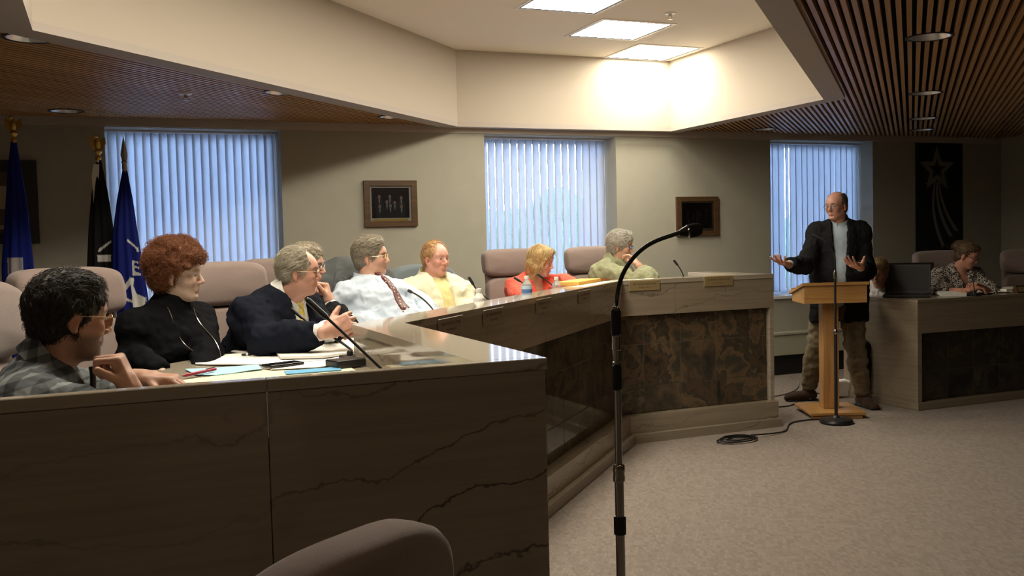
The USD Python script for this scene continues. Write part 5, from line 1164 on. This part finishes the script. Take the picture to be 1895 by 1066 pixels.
obj("print_panel", F(cat_([prism(sbox(-.2, -.05, .19, .12), .0062, .0075), prism(sbox(-.2, -.2, .19, -.17), .0062, .0075)])), mat("print_cream", (.35, .29, .22), .6), t)
# banner with outlined star and three streaming bands
t = thing("banner", "black wall banner with a pale outlined star trailing three curved streamers", "banner", (8.535, YW, 1.70))
bw, z1, z0 = .345, .69, -.62; obj("cloth", F(prism(sbox(-bw, z0, bw, z1), .002, .006)), mat("banner_black", (.006, .006, .008), .9), t)
mat("banner_grey", (.16, .155, .14), .8); mat("banner_script", (.035, .034, .032), .8)
sx, sz, R1 = -.035, .40, .265
star = lambda R, ph=0: Polygon([(sx + R * (1 if i % 2 == 0 else .42) * math.sin(i * math.pi / 5 + ph), sz + R * (1 if i % 2 == 0 else .42) * math.cos(i * math.pi / 5 + ph)) for i in range(10)])
obj("star", F(prism(star(R1).difference(star(.125)), .0062, .0072)), MAT["banner_grey"], t)
for k, (xe, ze, w0, w1, bow) in enumerate(((.055, -.45, .012, .026, -.085), (.17, -.34, .012, .03, -.03), (.255, -.28, .012, .028, .01))):
    u = np.linspace(0, 1, 20); px = sx - .03 + .03 * k + (xe - sx + .03 - .03 * k) * u ** 2.0 + bow * np.sin(u * math.pi) * .55; pz = sz - .13 + (ze - sz + .13) * u; ww = w0 + (w1 - w0) * u
    obj("streamer", F(prism(Polygon(np.vstack([np.c_[px - ww, pz], np.c_[px + ww, pz][::-1]])), .0062, .0072)), MAT["banner_grey"], t)
ds = [(-.13, .06), (-.155, .01), (.045, .09), (.065, .045), (.09, .0), (.075, -.02)]; obj("small_star", F(cat_([prism(Point(sx + a, sz - .16 + b).buffer(.011, 3), .0062, .0072) for a, b in ds])), MAT["banner_grey"], t).SetCustomDataByKey("kind", "stuff")
u = np.linspace(0, 1, 140); cx = -.20 + .42 * u + .022 * np.sin(u * 46); cz = -.57 + .16 * u + .030 * np.cos(u * 46) * (1 - .3 * u); cx[:18] = -.20 + .045 * np.cos(np.linspace(3.6, -2.6, 18)); cz[:18] = -.55 + .07 * np.sin(np.linspace(3.6, -2.6, 18))
obj("cursive_script", F(prism(LineString(np.c_[cx, cz]).buffer(.006, 3), .0062, .0072)), MAT["banner_script"], t)
# flags
tinted("flag_cloth", .75, .15, .0006, 900, 0.0); mat("pole_wood", (.11, .055, .025), .4); mat("pole_white", (.70, .68, .62), .5); mat("pewter", (.33, .29, .25), .4, metal=.8)
def flag(lab, x, y, top, rows, col, marks, pole, finial, seed, ph=0.0):
    """rows: (height, left, right) of the hanging cloth; marks: (polygon (x, z), colour)"""
    t = thing("flag", lab, "flag", (x, y, PLAT)); r = np.array(rows); n, m = 210, 220; zz = np.linspace(r[0, 0], r[-1, 0], n); lf, rt = np.interp(zz, r[::-1, 0], r[::-1, 1]), np.interp(zz, r[::-1, 0], r[::-1, 2])
    th = np.linspace(0, 2 * np.pi, m, endpoint=False); V, C = [], []
    for i, z in enumerate(zz):
        c, w = (lf[i] + rt[i]) / 2, (rt[i] - lf[i]) / 2; fold = 1 - (.16 * (.5 + .5 * np.cos(5 * th + ph + .4 * math.sin(z * 3 + seed))) + .10 * np.cos(9 * th + 1.3 * seed)) * min(1, i / 32)
        px, py = c + w * np.cos(th) * np.where(np.abs(np.cos(th)) > .9, 1, fold), w * .72 * np.sin(th) * fold
        V.append(np.c_[px, py, np.full(m, z - PLAT)]); cc = np.tile(np.array(col, float), (m, 1))
        for P, mc in marks: cc[(poly2(px, np.full(m, z), P) < 0) & (np.sin(th) < .2)] = mc
        C.append(cc)
    V, C = np.vstack(V), np.vstack(C); F = [(i * m + j, (i + 1) * m + j, (i + 1) * m + (j + 1) % m, i * m + (j + 1) % m) for i in range(n - 1) for j in range(m)]
    put("cloth", V, np.array(F), MAT["flag_cloth"], t, C)
    obj("pole", lathe([(.014, .02), (.014, top - PLAT - .02), (.001, top - PLAT - .02)], 14), MAT[pole], t, 30); obj("base", lathe([(.001, 0), (.15, 0), (.155, .012), (.13, .03), (.03, .05), (.025, .11), (.001, .11)], 28), MAT["gold"], t, 30)
    h = top - PLAT - .03
    if finial == "eagle":
        f = obj("finial", cat_([lathe([(.001, h), (.02, h), (.022, h + .02), (.012, h + .035), (.03, h + .06), (.012, h + .085), (.001, h + .085)], 14), T(trimesh.creation.icosphere(2, 1).apply_scale((.020, .024, .042)), (0, 0, h + .115)), T(trimesh.creation.icosphere(2, .016), (-.012, -.01, h + .165)), tube([(-.022, -.016, h + .165), (-.036, -.024, h + .158)], (.006, .001), 6)] + [trimesh.convex.convex_hull(np.array([(s * .012, .0, h + .09), (s * .012, .012, h + .14), (s * .05, .006, h + .165), (s * .055, .0, h + .12), (s * .03, -.004, h + .07), (s * .02, .012, h + .1)])) for s in (-1, 1)]), MAT["gold"], t, 40)
    else: obj("finial", cat_([lathe([(.014, h - .02), (.018, h), (.016, h + .03), (.022, h + .045), (.010, h + .06), (.001, h + .06)], 12), T(lathe([(.001, 0), (.016, .0), (.024, .04), (.016, .09), (.001, .17)], 4).apply_scale((1, .45, 1)), (0, 0, h + .055))]), MAT["pewter"], t, 40)
    if pole == "pole_white": obj("white_sleeve", T(prism(Polygon([(-.03, -.36), (-.012, -.36), (.018, .0), (-.02, .0), (-.036, -.08)]), 0, .006), (-.012, -.018, top - PLAT - .06), rx=math.pi / 2), MAT["pole_white"], t)
W_ = (.55, .55, .52)
fy = 7.55
flag("royal blue flag with a pale seal hanging at the left edge of the photo", -.545, fy, 2.235, [(2.215, -.02, .015), (2.0, -.05, .04), (1.75, -.075, .065), (1.36, -.115, .085), (.9, -.13, .08), (.45, -.12, .08)], (.006, .014, .17),
     [([(-.075, 1.29), (.022, 1.29), (.022, 1.41), (-.075, 1.41)], (.34, .32, .34)), ([(-.07, 1.22), (.03, 1.22), (.03, 1.27), (-.07, 1.28)], (.02, .02, .02)), ([(-.07, 1.05), (-.01, 1.05), (.035, 1.22), (-.02, 1.2)], (.25, .03, .03)), ([(-.07, .92), (.01, .92), (.01, 1.0), (-.07, 1.0)], (.32, .30, .26)), ([(.01, 1.0), (.04, 1.0), (.04, 1.15), (.02, 1.15)], (.04, .07, .03))], "gold", "eagle", 1)
flag("black flag with white lines and sleeve hanging in front of the left window's edge", -.015, fy, 2.115, [(2.09, -.012, .02), (1.85, -.055, .055), (1.6, -.085, .08), (1.42, -.10, .098), (1.0, -.13, .12), (.45, -.12, .12)], (.008, .008, .009),
     [([(-.025, 1.43), (.06, 1.50), (.06, 1.515), (-.022, 1.455), (-.028, 1.44)], W_), ([(-.035, 1.365), (.055, 1.365), (.055, 1.41), (-.035, 1.41)], W_), ([(.075, 1.50), (.1, 1.495), (.1, 1.51), (.075, 1.515)], W_), ([(.075, 1.46), (.1, 1.455), (.1, 1.47), (.075, 1.475)], W_), ([(.08, 1.42), (.1, 1.415), (.1, 1.43), (.08, 1.435)], W_)], "pole_white", "eagle", 2, 1.2)
flag("deep blue flag with white outlined emblem before the left blind", .155, fy - .1, 2.05, [(2.04, -.008, .012), (1.8, -.06, .045), (1.55, -.10, .07), (1.28, -.115, .10), (1.0, -.10, .13), (.45, -.09, .12)], (.006, .012, .14),
     [([(-.002, 1.52), (.062, 1.455), (.07, 1.43), (.055, 1.43), (.05, 1.45), (-.008, 1.505)], W_), ([(.02, 1.37), (.06, 1.355), (.06, 1.345), (.034, 1.352), (.034, 1.33), (.065, 1.318), (.065, 1.306), (.034, 1.316), (.034, 1.29), (.075, 1.275), (.075, 1.262), (.02, 1.26)], W_),
      ([(-.07, 1.15), (.0, 1.245), (.012, 1.21), (-.05, 1.13)], W_), ([(-.07, 1.17), (-.02, 1.10), (.01, 1.085), (.01, 1.07), (-.03, 1.085), (-.075, 1.15)], W_), ([(.0, 1.25), (.03, 1.24), (.02, 1.19), (.04, 1.13), (.10, 1.10), (.09, 1.03), (.02, .96), (.01, 1.10)], W_)], "pole_wood", "spear", 3, .5)
# ================================================================ the people
def N3(*v): return np.array(v, float)
def wpt(k, x, y, z): return k["H"] + k["s"] * (x * k["Rh"][0] + y * k["Rh"][1] + z * k["Rh"][2])
SK1, SK2, SK3 = (.50, .27, .185), (.58, .36, .265), (.56, .30, .22)
fist = [(70, 80, 50), (72, 84, 50), (74, 84, 50), (76, 84, 50)]; curl_soft = [(25, 30, 18), (28, 34, 20), (32, 36, 20), (36, 38, 22)]

# 1 man in the checked shirt, fist at his chin, seen from behind his right ear
def wear(t, k, c):
    g = garment(k, c, .012, upto=.62, step=.009); finish_garment(g, "checked_shirt", MAT["plaid"], t, k, (.006, 10), 2)
    collar(k, t, MAT["plaid"], up=.040, drop=.055, rad=(.072, .070))
    a, b = wpt(k, .055, -.02, -.125), wpt(k, .05, .0, -.25); obj("lapel_microphone", tube(spline([a, (a + b) / 2 + k["f"] * .01, b], 8), (.008,) * 8, 8), MAT["black_plastic"], t, 40)
ck1 = dict(H=(-0.094, 2.828, 1.272), face=(40, 6, -3), torso=16, lean=20, side=0, s=1.03, hs=.93, skin=(.46, .25, .17), hair=(.010, .008, .006), hairdo=dict(style="full", t=.012, light=(.035, .028, .02), strands=5200, flow="forward", length=.030, lift=.005, face_x=.03, face_z=.05, mess=.4, strand=(.022, .018, .013), seed=3, burn=.02, amp=.005), glasses="spectacle_gold", stubble=.75, brows=.9,
           arms=[dict(E=(0.085, 3.141, 1.017), W=(0.065, 3.011, 1.067)), dict(E=(0.070, 2.681, 1.010), W=(0.050, 2.693, 1.085), hand=dict(d=(0.012, 2.693, 1.188), n=N3(-1, .1, .1), curl=fist, side=-1, thumb=(.9, .5)))], floor=PLAT, hres=.0032, res=.0038)
h = ck1["arms"][1]; h["hand"]["d"] = np.array((0.008, 2.695, 1.195)) - np.array(h["W"]); h["hand"]["n"] = -facing(10)
ck1["arms"][0].update(E=(0.012, 2.955, 1.017), W=(0.082, 2.962, 1.080), hand=dict(d=facing(5) + N3(0, 0, -.1), n=N3(0, 0, -1), curl=curl_soft))
person("dark haired man with glasses in a checked grey shirt, fist against his chin", ck1, wear)

# 2 woman with curly red hair in a black sweater
def wear(t, k, c):
    g = garment(k, c, .012, neck=(.092, .30), extra=[(rc(k["N"], k["N"] + nrm(k["H"] - k["N"]) * .09, .070, .064), .03, "add")]); finish_garment(g, "sweater", MAT["cloth_black"], t, k, (.007, 9), 4)
    P = [on_front(g, k, x, z) + k["f"] * .007 for x, z in ((-.062, .03), (-.060, -.03), (-.045, -.10), (-.025, -.165), (-.004, -.21))]; Q = [on_front(g, k, x, z) + k["f"] * .007 for x, z in ((.062, .03), (.060, -.03), (.045, -.10), (.022, -.165), (.004, -.21))]
    nk = obj("necklace", cat_([tube(spline(P, 24), .0022, 6), tube(spline(Q, 24), .0022, 6)]), MAT["chrome"], t, 40); e = P[-1]
    obj("pendant", cat_([tube([e, e - k["u"] * .02, e - k["u"] * .045 + k["l"] * .004], (.004, .007, .003), 8), tube([e, e - k["u"] * .025 + k["l"] * .01], (.003, .005), 8)]), MAT["chrome"], nk, 40)
ck2 = dict(H=(0.271, 4.198, 1.340), face=(4, 2, 0), torso=-34, lean=8, s=.98, sw=.150, girth=.98, bust=1, skin=(.60, .42, .33), hair=(.085, .028, .012), lips=(.42, .20, .18), brow=(.25, .12, .07), arm=.95, hs=.90,
           hairdo=dict(style="curly", t=.030, face_open=1, face_x=.035, face_z=.055, light=(.235, .088, .034), strands=6500, flow="curl", length=.026, lift=.012, strand=(.20, .074, .030), amp=.005, freq=(60, 60, 60), seed=4, front=(.135, .0)),
           arms=[dict(E=(0.369, 4.108, 1.027), W=(0.322, 3.907, 0.966)), dict(E=(0.080, 4.121, 1.035), W=(0.178, 3.828, 0.986))], floor=PLAT, hres=.0038)
person("woman with short curly red hair in a black sweater and silver necklace", ck2, wear)

# 3 man in the navy suit and yellow tie, hands clasped on the desk
def wear(t, k, c): jacket_set(t, k, c, "cloth_navy", "cloth_white", "tie_yellow", jack_up=.84, shirt_up=.98)
ck3 = dict(H=(0.772, 4.249, 1.332), face=(6, 2, 0), torso=-22, lean=32, s=1.06, hs=.82, girth=1.1, skin=(.60, .33, .25), hair=(.14, .115, .08), brow=(.35, .25, .18),
           hairdo=dict(style="fringe2", t=.012, recede=1, light=(.46, .42, .33), temple=(.50, .47, .40), strands=3800, flow="back", length=.05, lift=.005, mess=.15, strand=(.44, .40, .32), seed=5), glasses="spectacle_gold",
           arms=[dict(E=(0.879, 4.277, 1.053), W=(0.860, 3.984, 1.109)), dict(E=(0.584, 3.998, 1.058), W=(0.801, 3.835, 1.106))], floor=PLAT)
kk = skeleton(ck3); cl = [(35, 55, 30), (38, 58, 30), (40, 58, 30), (44, 58, 30)]
ck3["arms"][1]["hand"] = dict(d=np.array((0.914, 3.855, 1.142)) - np.array((0.801, 3.835, 1.106)), n=-facing(-95) + N3(0, 0, -.15), curl=cl, side=-1, thumb=(.8, .1)); ck3["arms"][0]["hand"] = dict(d=np.array((0.926, 3.860, 1.132)) - np.array((0.860, 3.984, 1.109)), n=facing(-85) + N3(0, 0, -.3), curl=cl, side=1, thumb=(.8, .1))
person("grey haired man in a navy suit and yellow tie, hands clasped on the desk", ck3, wear)

# 4 man half hidden behind him, fist at his mouth
def wear(t, k, c): jacket_set(t, k, c, "cloth_charcoal", "cloth_white", None, jack_up=.80, shirt_up=1.0)
ck4 = dict(H=(0.952, 5.021, 1.340), face=(-4, 4, 0), torso=-30, lean=16, s=1.05, hs=.86, skin=(.58, .33, .24), hair=(.17, .14, .10), hairdo=dict(style="full", t=.015, light=(.40, .35, .27), brow=.06, strands=1500, flow="forward", length=.04, strand=(.34, .29, .21), seed=6), glasses="spectacle_frame",
           arms=[dict(E=(1.158, 5.078, 0.980), W=(1.078, 4.955, 1.092)), dict(E=(1.069, 4.684, 1.025), W=(1.027, 4.828, 1.152))], floor=PLAT, res=.005)
ck4["arms"][1]["hand"] = dict(d=np.array((1.015, 4.860, 1.251)) - np.array((1.027, 4.828, 1.152)), n=-facing(8), curl=fist, side=-1, thumb=(.8, .4))
person("man half hidden behind the navy suit, fist raised to his mouth, white cuff showing", ck4, wear)

# 5 man in the pale blue shirt and dotted tie, leaning back
def wear(t, k, c):
    g = garment(k, c, .012, step=.010); finish_garment(g, "shirt", MAT["cloth_paleblue"], t, k, (.013, 7), 6); collar(k, t, MAT["cloth_paleblue"])
    overlay(g, k, .016, [(-.020, .052), (.020, .052), (.013, .018), (.036, -.33), (.0, -.38), (-.036, -.33), (-.013, .018)], "necktie", MAT["tie_dots"], t)
ck5 = dict(H=(1.317, 5.109, 1.373), face=(-6, -2, 0), torso=-42, lean=-24, s=1.06, hs=.83, girth=1.12, belly=.05, skin=(.62, .36, .26), hair=(.12, .10, .072), hairdo=dict(style="full", t=.016, light=(.36, .32, .25), temple=(.33, .30, .25), brow=.06, front=(.120, .01), strands=3000, flow="back", length=.045, lift=.006, strand=(.32, .28, .21), seed=7), glasses="spectacle_gold",
           arms=[dict(E=(1.604, 5.060, 1.073), W=(1.551, 4.808, 1.020)), dict(E=(1.151, 4.976, 1.040), W=(1.327, 4.684, 1.009))], floor=PLAT, res=.0046)
person("man in a pale blue shirt and dark red dotted tie, leaning back and looking right", ck5, wear)

# 6 man in the cream jacket over a yellow shirt
def wear(t, k, c):
    sg = garment(k, c, .010, step=.010); finish_garment(sg, "shirt", MAT["cloth_yellow"], t, k, (.004, 10), 5); collar(k, t, MAT["cloth_yellow"], open_=.16)
    v = [(-.060, .16), (.060, .16), (.060, .03), (.040, -.10), (.020, -.8), (-.030, -.8), (-.040, -.10), (-.060, .03)]
    jg = garment(k, c, .028, arm_grow=.022, neck=(.072, .20), v=v, step=.011); finish_garment(jg, "jacket", MAT["cloth_cream"], t, k, (.013, 6), 8); collar(k, t, MAT["cloth_cream"], open_=.95, name="jacket_collar", up=.05, drop=.05, rad=(.080, .082))
    for x, z in ((-.112, -.26), (.112, -.26)): obj("pocket_flap", frame_mesh(rbox(-.045, .045, -.018, .018, -.006, .006, .005), on_front(jg, k, x, z) + k["f"] * .002, k["l"], k["u"], k["f"]), MAT["cloth_cream"], t, 40)
ck6 = dict(H=(1.879, 5.720, 1.341), face=(-42, 0, -3), torso=-55, lean=-8, s=1.05, hs=.86, girth=1.14, belly=.03, skin=(.64, .33, .26), hair=(.34, .18, .075), brow=(.45, .26, .15), hairdo=dict(style="fringe2", t=.008, light=(.55, .34, .17), strands=1600, flow="forward", length=.03, strand=(.50, .30, .14), seed=8, recede=1, front=(.122, .0)),
           arms=[dict(E=(2.070, 5.621, 0.983), W=(1.820, 5.289, 0.955)), dict(E=(1.728, 5.818, 1.006), W=(1.677, 5.403, 0.955))], floor=PLAT, res=.0046)
person("reddish blond man in a cream jacket over a yellow shirt, facing the camera", ck6, wear)

# 7 blonde woman in coral
def wear(t, k, c):
    v = [(-.05, .1), (.05, .1), (.085, .05), (.012, -.16), (-.012, -.16), (-.085, .05)]; g = garment(k, c, .012, neck=(.06, .62), v=v, step=.010); finish_garment(g, "cardigan", MAT["cloth_coral"], t, k, (.007, 9), 9)
    for i in range(3):
        e = trimesh.creation.icosphere(1, .007); e.apply_translation(on_front(g, k, .0, -.19 - .05 * i) + k["f"] * .002); obj("button", e, MAT["cloth_coral"], t, True)
ck7 = dict(H=(2.993, 6.608, 1.283), face=(-22, 14, 4), torso=-45, lean=22, s=1.0, sw=.152, bust=1, skin=(.62, .37, .27), hair=(.26, .16, .06), lips=(.45, .18, .16), brow=(.3, .2, .1), hairdo=dict(style="bob", t=.012, light=(.56, .40, .18), strands=3000, flow="down", length=.075, lift=.004, mess=.12, strand=(.55, .40, .19), amp=.003, seed=9, wide=.0016, front=(.122, .0), face_x=.05, face_z=.07),
           arms=[dict(E=(3.128, 6.489, 1.124), W=(3.069, 6.132, 1.084)), dict(E=(2.719, 6.439, 1.053), W=(2.698, 6.118, 0.993))], floor=PLAT, res=.005)
person("blonde woman with a bob in a coral cardigan, looking down to the right", ck7, wear)

# 8 grey haired man in olive, hand over his mouth
def wear(t, k, c):
    g = garment(k, c, .022, arm_grow=.018, upto=.80, neck=(.070, .35), step=.011); finish_garment(g, "jacket", MAT["cloth_olive"], t, k, (.013, 7), 10); collar(k, t, MAT["cloth_olive"], open_=.35, up=.048, drop=.06, rad=(.080, .076))
ck8 = dict(H=(3.758, 6.760, 1.372), face=(-22, 4, 0), torso=-30, lean=14, s=1.06, hs=.88, girth=1.05, skin=(.58, .34, .24), hair=(.20, .19, .165), hairdo=dict(style="swept", t=.020, light=(.52, .50, .44), strands=2400, flow="back", length=.06, lift=.010, mess=.3, strand=(.46, .44, .38), seed=10, wide=.0016, brow=.058, front=(.122, .0), temple=(.30, .29, .26)), glasses="spectacle_frame", mustache=.0,
           arms=[dict(E=(4.008, 6.771, 1.089), W=(3.875, 6.682, 1.225)), dict(E=(3.744, 6.285, 1.106), W=(3.733, 6.414, 1.205))], floor=PLAT, res=.005)
ck8["arms"][1]["hand"] = dict(d=np.array((3.706, 6.542, 1.340)) - np.array((3.733, 6.414, 1.205)), n=-facing(-30), curl=[(20, 35, 25), (24, 38, 25), (28, 40, 25), (34, 42, 25)], side=-1, thumb=(.75, .5))
ck8["arms"][0].update(E=(3.769, 6.871, 1.095), W=(3.744, 6.446, 1.068))
person("grey haired man with glasses in an olive jacket, hand over his mouth", ck8, wear)

# 9 the standing speaker behind the lectern
def wear(t, k, c):
    sg, jg = jacket_set(t, k, c, "cloth_charcoal", "cloth_shirtblue", None, grow=.024, hem=.70, jack_up=.93, shirt_up=.99, vdepth=.36, open_hem=.030, skirt=[(rc(k["P"] + k["l"] * y * .085 + k["u"] * .10, k["P"] + k["l"] * y * .095 - N3(0, 0, .26),   .145, .135), .05, "add") for y in (1, -1)], jrough=(.008, 7), neckw=.060)
    for y in (1, -1):
        an = np.array(c["legs"][0 if y > 0 else 1][1]); d = facing(c["toes"][0 if y > 0 else 1]); b = np.array((an[0], an[1], 0.0)); g = Grid(b - .22 - d * 0, b + .22 + (0, 0, .05), .007)
        for p, kk in ((rc(b + (0, 0, .048) - d * .03, b + (0, 0, .040) + d * .12, .047, .040), .02), (rc(b + d * .10 + (0, 0, .036), b + d * .19 + (0, 0, .032), .044, .030), .02), (rc(b + (0, 0, .06), b + (0, 0, .105), .048, .046), .02)): g.do(p, kk)
        g.cut((0, 0, .004), (0, 0, -1)); g.cut((0, 0, .105), (0, 0, 1)); V, F = nets(g); sh = put("shoe", smoothed(V, F, 2), F, MAT["leather_brown"], t)
        obj("sole", rbox(-.072, .195, -.040, .040, .0, .018, .008), MAT["sole_black"], sh); UsdGeom.Xformable(stage.GetPrimAtPath(str(sh.GetPath()) + "/sole")).AddTransformOp().Set(Gf.Matrix4d(*np.array([[d[0], d[1], 0, 0], [-d[1], d[0], 0, 0], [0, 0, 1, 0], [b[0], b[1], 0, 1]]).ravel().tolist()))
Hs = np.array((5.549, 6.355, 1.657))
ck9 = dict(H=Hs, face=(-142, 3, 2), torso=-104, lean=4, s=1.055, girth=1.06, belly=.03, skin=(.50, .26, .19), hair=(.06, .045, .035), brow=(.2, .12, .09), hairdo=dict(style="fringe", t=.007, light=(.12, .09, .07), amp=.002, seed=11), glasses="spectacle_frame", trousers="cloth_khaki", spine=.52,
           arms=[dict(E=(5.712, 6.193, 1.122), W=(5.450, 5.979, 1.166)), dict(E=(5.247, 6.389, 1.175), W=(4.958, 6.229, 1.199))], floor=0.0, sw=.150, res=.0042, gaze=.1, legstep=.012, legrough=(.011, 9), legwide=.016)
ck9["arms"][0]["hand"] = dict(d=np.array((5.254, 5.933, 1.215)) - np.array((5.450, 5.979, 1.166)), n=N3(0, 0, 1) - facing(-60) * .15, curl=[(12, 16, 10), (14, 18, 10), (16, 18, 12), (20, 20, 12)], side=1, thumb=(.45, .75), spread=.16)
ck9["arms"][1]["hand"] = dict(d=np.array((4.736, 6.150, 1.237)) - np.array((4.958, 6.229, 1.199)), n=N3(0, 0, 1) + facing(-60) * .1, curl=[(10, 14, 8), (16, 18, 10), (22, 22, 12), (26, 24, 14)], side=-1, thumb=(.5, .75), spread=.2)
fl_, fr_ = np.array((5.720, 6.256, 0.000)), np.array((5.537, 6.710, 0.000))
ck9["legs"] = [(tuple((fl_ * .55 + np.array((Hs[0], Hs[1], 0)) * .45 + facing(0) * .03)[:2]) + (.52,), tuple(fl_[:2]) + (.10,)), (tuple((fr_ * .55 + np.array((Hs[0], Hs[1], 0)) * .45 - facing(0) * .03)[:2]) + (.52,), tuple(fr_[:2]) + (.10,))]
ck9["toes"] = (-80, -172)
person("standing bald man in dark blazer and khaki trousers, hands spread behind the lectern", ck9, wear)

# 10 person behind the laptop
def wear(t, k, c): finish_garment(garment(k, c, .014, neck=(.05, .6), step=.012), "white_shirt", MAT["cloth_white"], t, k, (.010, 8), 12)
ck10 = dict(H=(6.115, 6.489, 1.088), face=(-128, 16, 0), torso=-110, lean=22, s=1.0, sw=.15, skin=(.48, .26, .19), hair=(.16, .10, .045), hairdo=dict(style="swept", t=.016, light=(.36, .25, .12), strands=900, flow="forward", length=.05, strand=(.3, .2, .1), seed=12, wide=.0016), arms=[dict(E=(6.418, 6.623, 0.878), W=(6.186, 6.446, 0.845)), dict(E=(6.174, 6.723, 0.852), W=(6.045, 6.505, 0.849))], floor=0.0, res=.006, hres=.006)
person("blond person in a white shirt bent over behind the laptop, mostly hidden by the speaker", ck10, wear)

# 11 woman in the ring patterned blouse
def wear(t, k, c):
    v = [(-.05, .1), (.05, .1), (.07, .05), (.012, -.17), (-.012, -.17), (-.07, .05)]; g = garment(k, c, .020, arm_grow=.024, upto=.45, neck=(.065, .4), v=v, step=.011); finish_garment(g, "blouse", MAT["ring_print"], t, k, (.010, 8), 13)
    obj("necklace", tube(spline([on_front(g, k, x, z) + k["f"] * .0 for x, z in ((-.05, .03), (-.03, -.04), (.0, -.075), (.03, -.04), (.05, .03))], 20), .002, 6), MAT["gold"], t, 40)
ck11 = dict(H=(6.982, 6.351, 1.207), face=(-38, 20, 0), torso=-80, lean=14, s=1.02, sw=.16, girth=1.08, bust=1, skin=(.50, .24, .165), hair=(.045, .025, .014), lips=(.36, .12, .11), hairdo=dict(style="bun", t=.007, front=(.112, .0), light=(.15, .095, .05), strands=1800, flow="back", length=.06, lift=.004, strand=(.12, .075, .04), seed=13, wide=.0015), glasses="spectacle_frame",
            arms=[dict(E=(7.098, 6.176, 0.867), W=(6.798, 6.034, 0.946)), dict(E=(6.618, 6.324, 0.906), W=(6.622, 6.019, 0.927))], floor=0.0, res=.0055, hres=.005)
ck11["arms"][0]["hand"] = dict(d=np.array((6.675, 6.034, 0.992)) - np.array((6.798, 6.034, 0.946)), n=N3(0, 0, -1) + facing(-150) * .6, curl=[(40, 60, 30)] * 4, side=1, thumb=(.8, .3)); ck11["arms"][1]["hand"] = dict(d=np.array((6.698, 5.967, 0.952)) - np.array((6.622, 6.019, 0.927)), n=N3(0, 0, -1), curl=[(30, 40, 20)] * 4, side=-1)
person("woman with pinned up brown hair in a ring patterned blouse at the staff desk", ck11, wear)

# ================================================================ outside the glass
mat("tree_leaves", (.07, .12, .06), .8, var=.35, scale=5, bump=.03, bscale=14); mat("tree_bark", (.10, .075, .05), .9)
for x, y, top, lab, sd_ in ((6.6, 14.0, 2.05, "leafy tree outside, glimpsed through the gaps of the middle blind", 1), (12.6, 14.5, 1.85, "leafy tree outside, glimpsed through the gaps of the right blind", 2)):
    t = thing("tree", lab, "tree", (x, y, -1.0)); r = np.random.default_rng(sd_); g = Grid((-2.4, -1.6, .8), (2.4, 1.6, top + 1.6), .10)
    for i in range(70):
        v = nrm(r.normal(size=3)) * r.uniform(.3, 1.0) ** .5; g.do(el(v * (1.6, .95, .42 * (top - .2)) + (0, 0, 1.0 + (top - .2) * .55), np.full(3, r.uniform(.28, .5)), np.eye(3)), .05)
    V, F = nets(g); V = ripple(V, F, .16, (3.5, 3.5, 3.5), None, sd_, 3); put("crown", V, F, MAT["tree_leaves"], t)
    obj("trunk", tube([(0, 0, 0), (.02, .01, .8), (-.03, 0, 1.7)], (.16, .13, .10), 10), MAT["tree_bark"], t, 40)
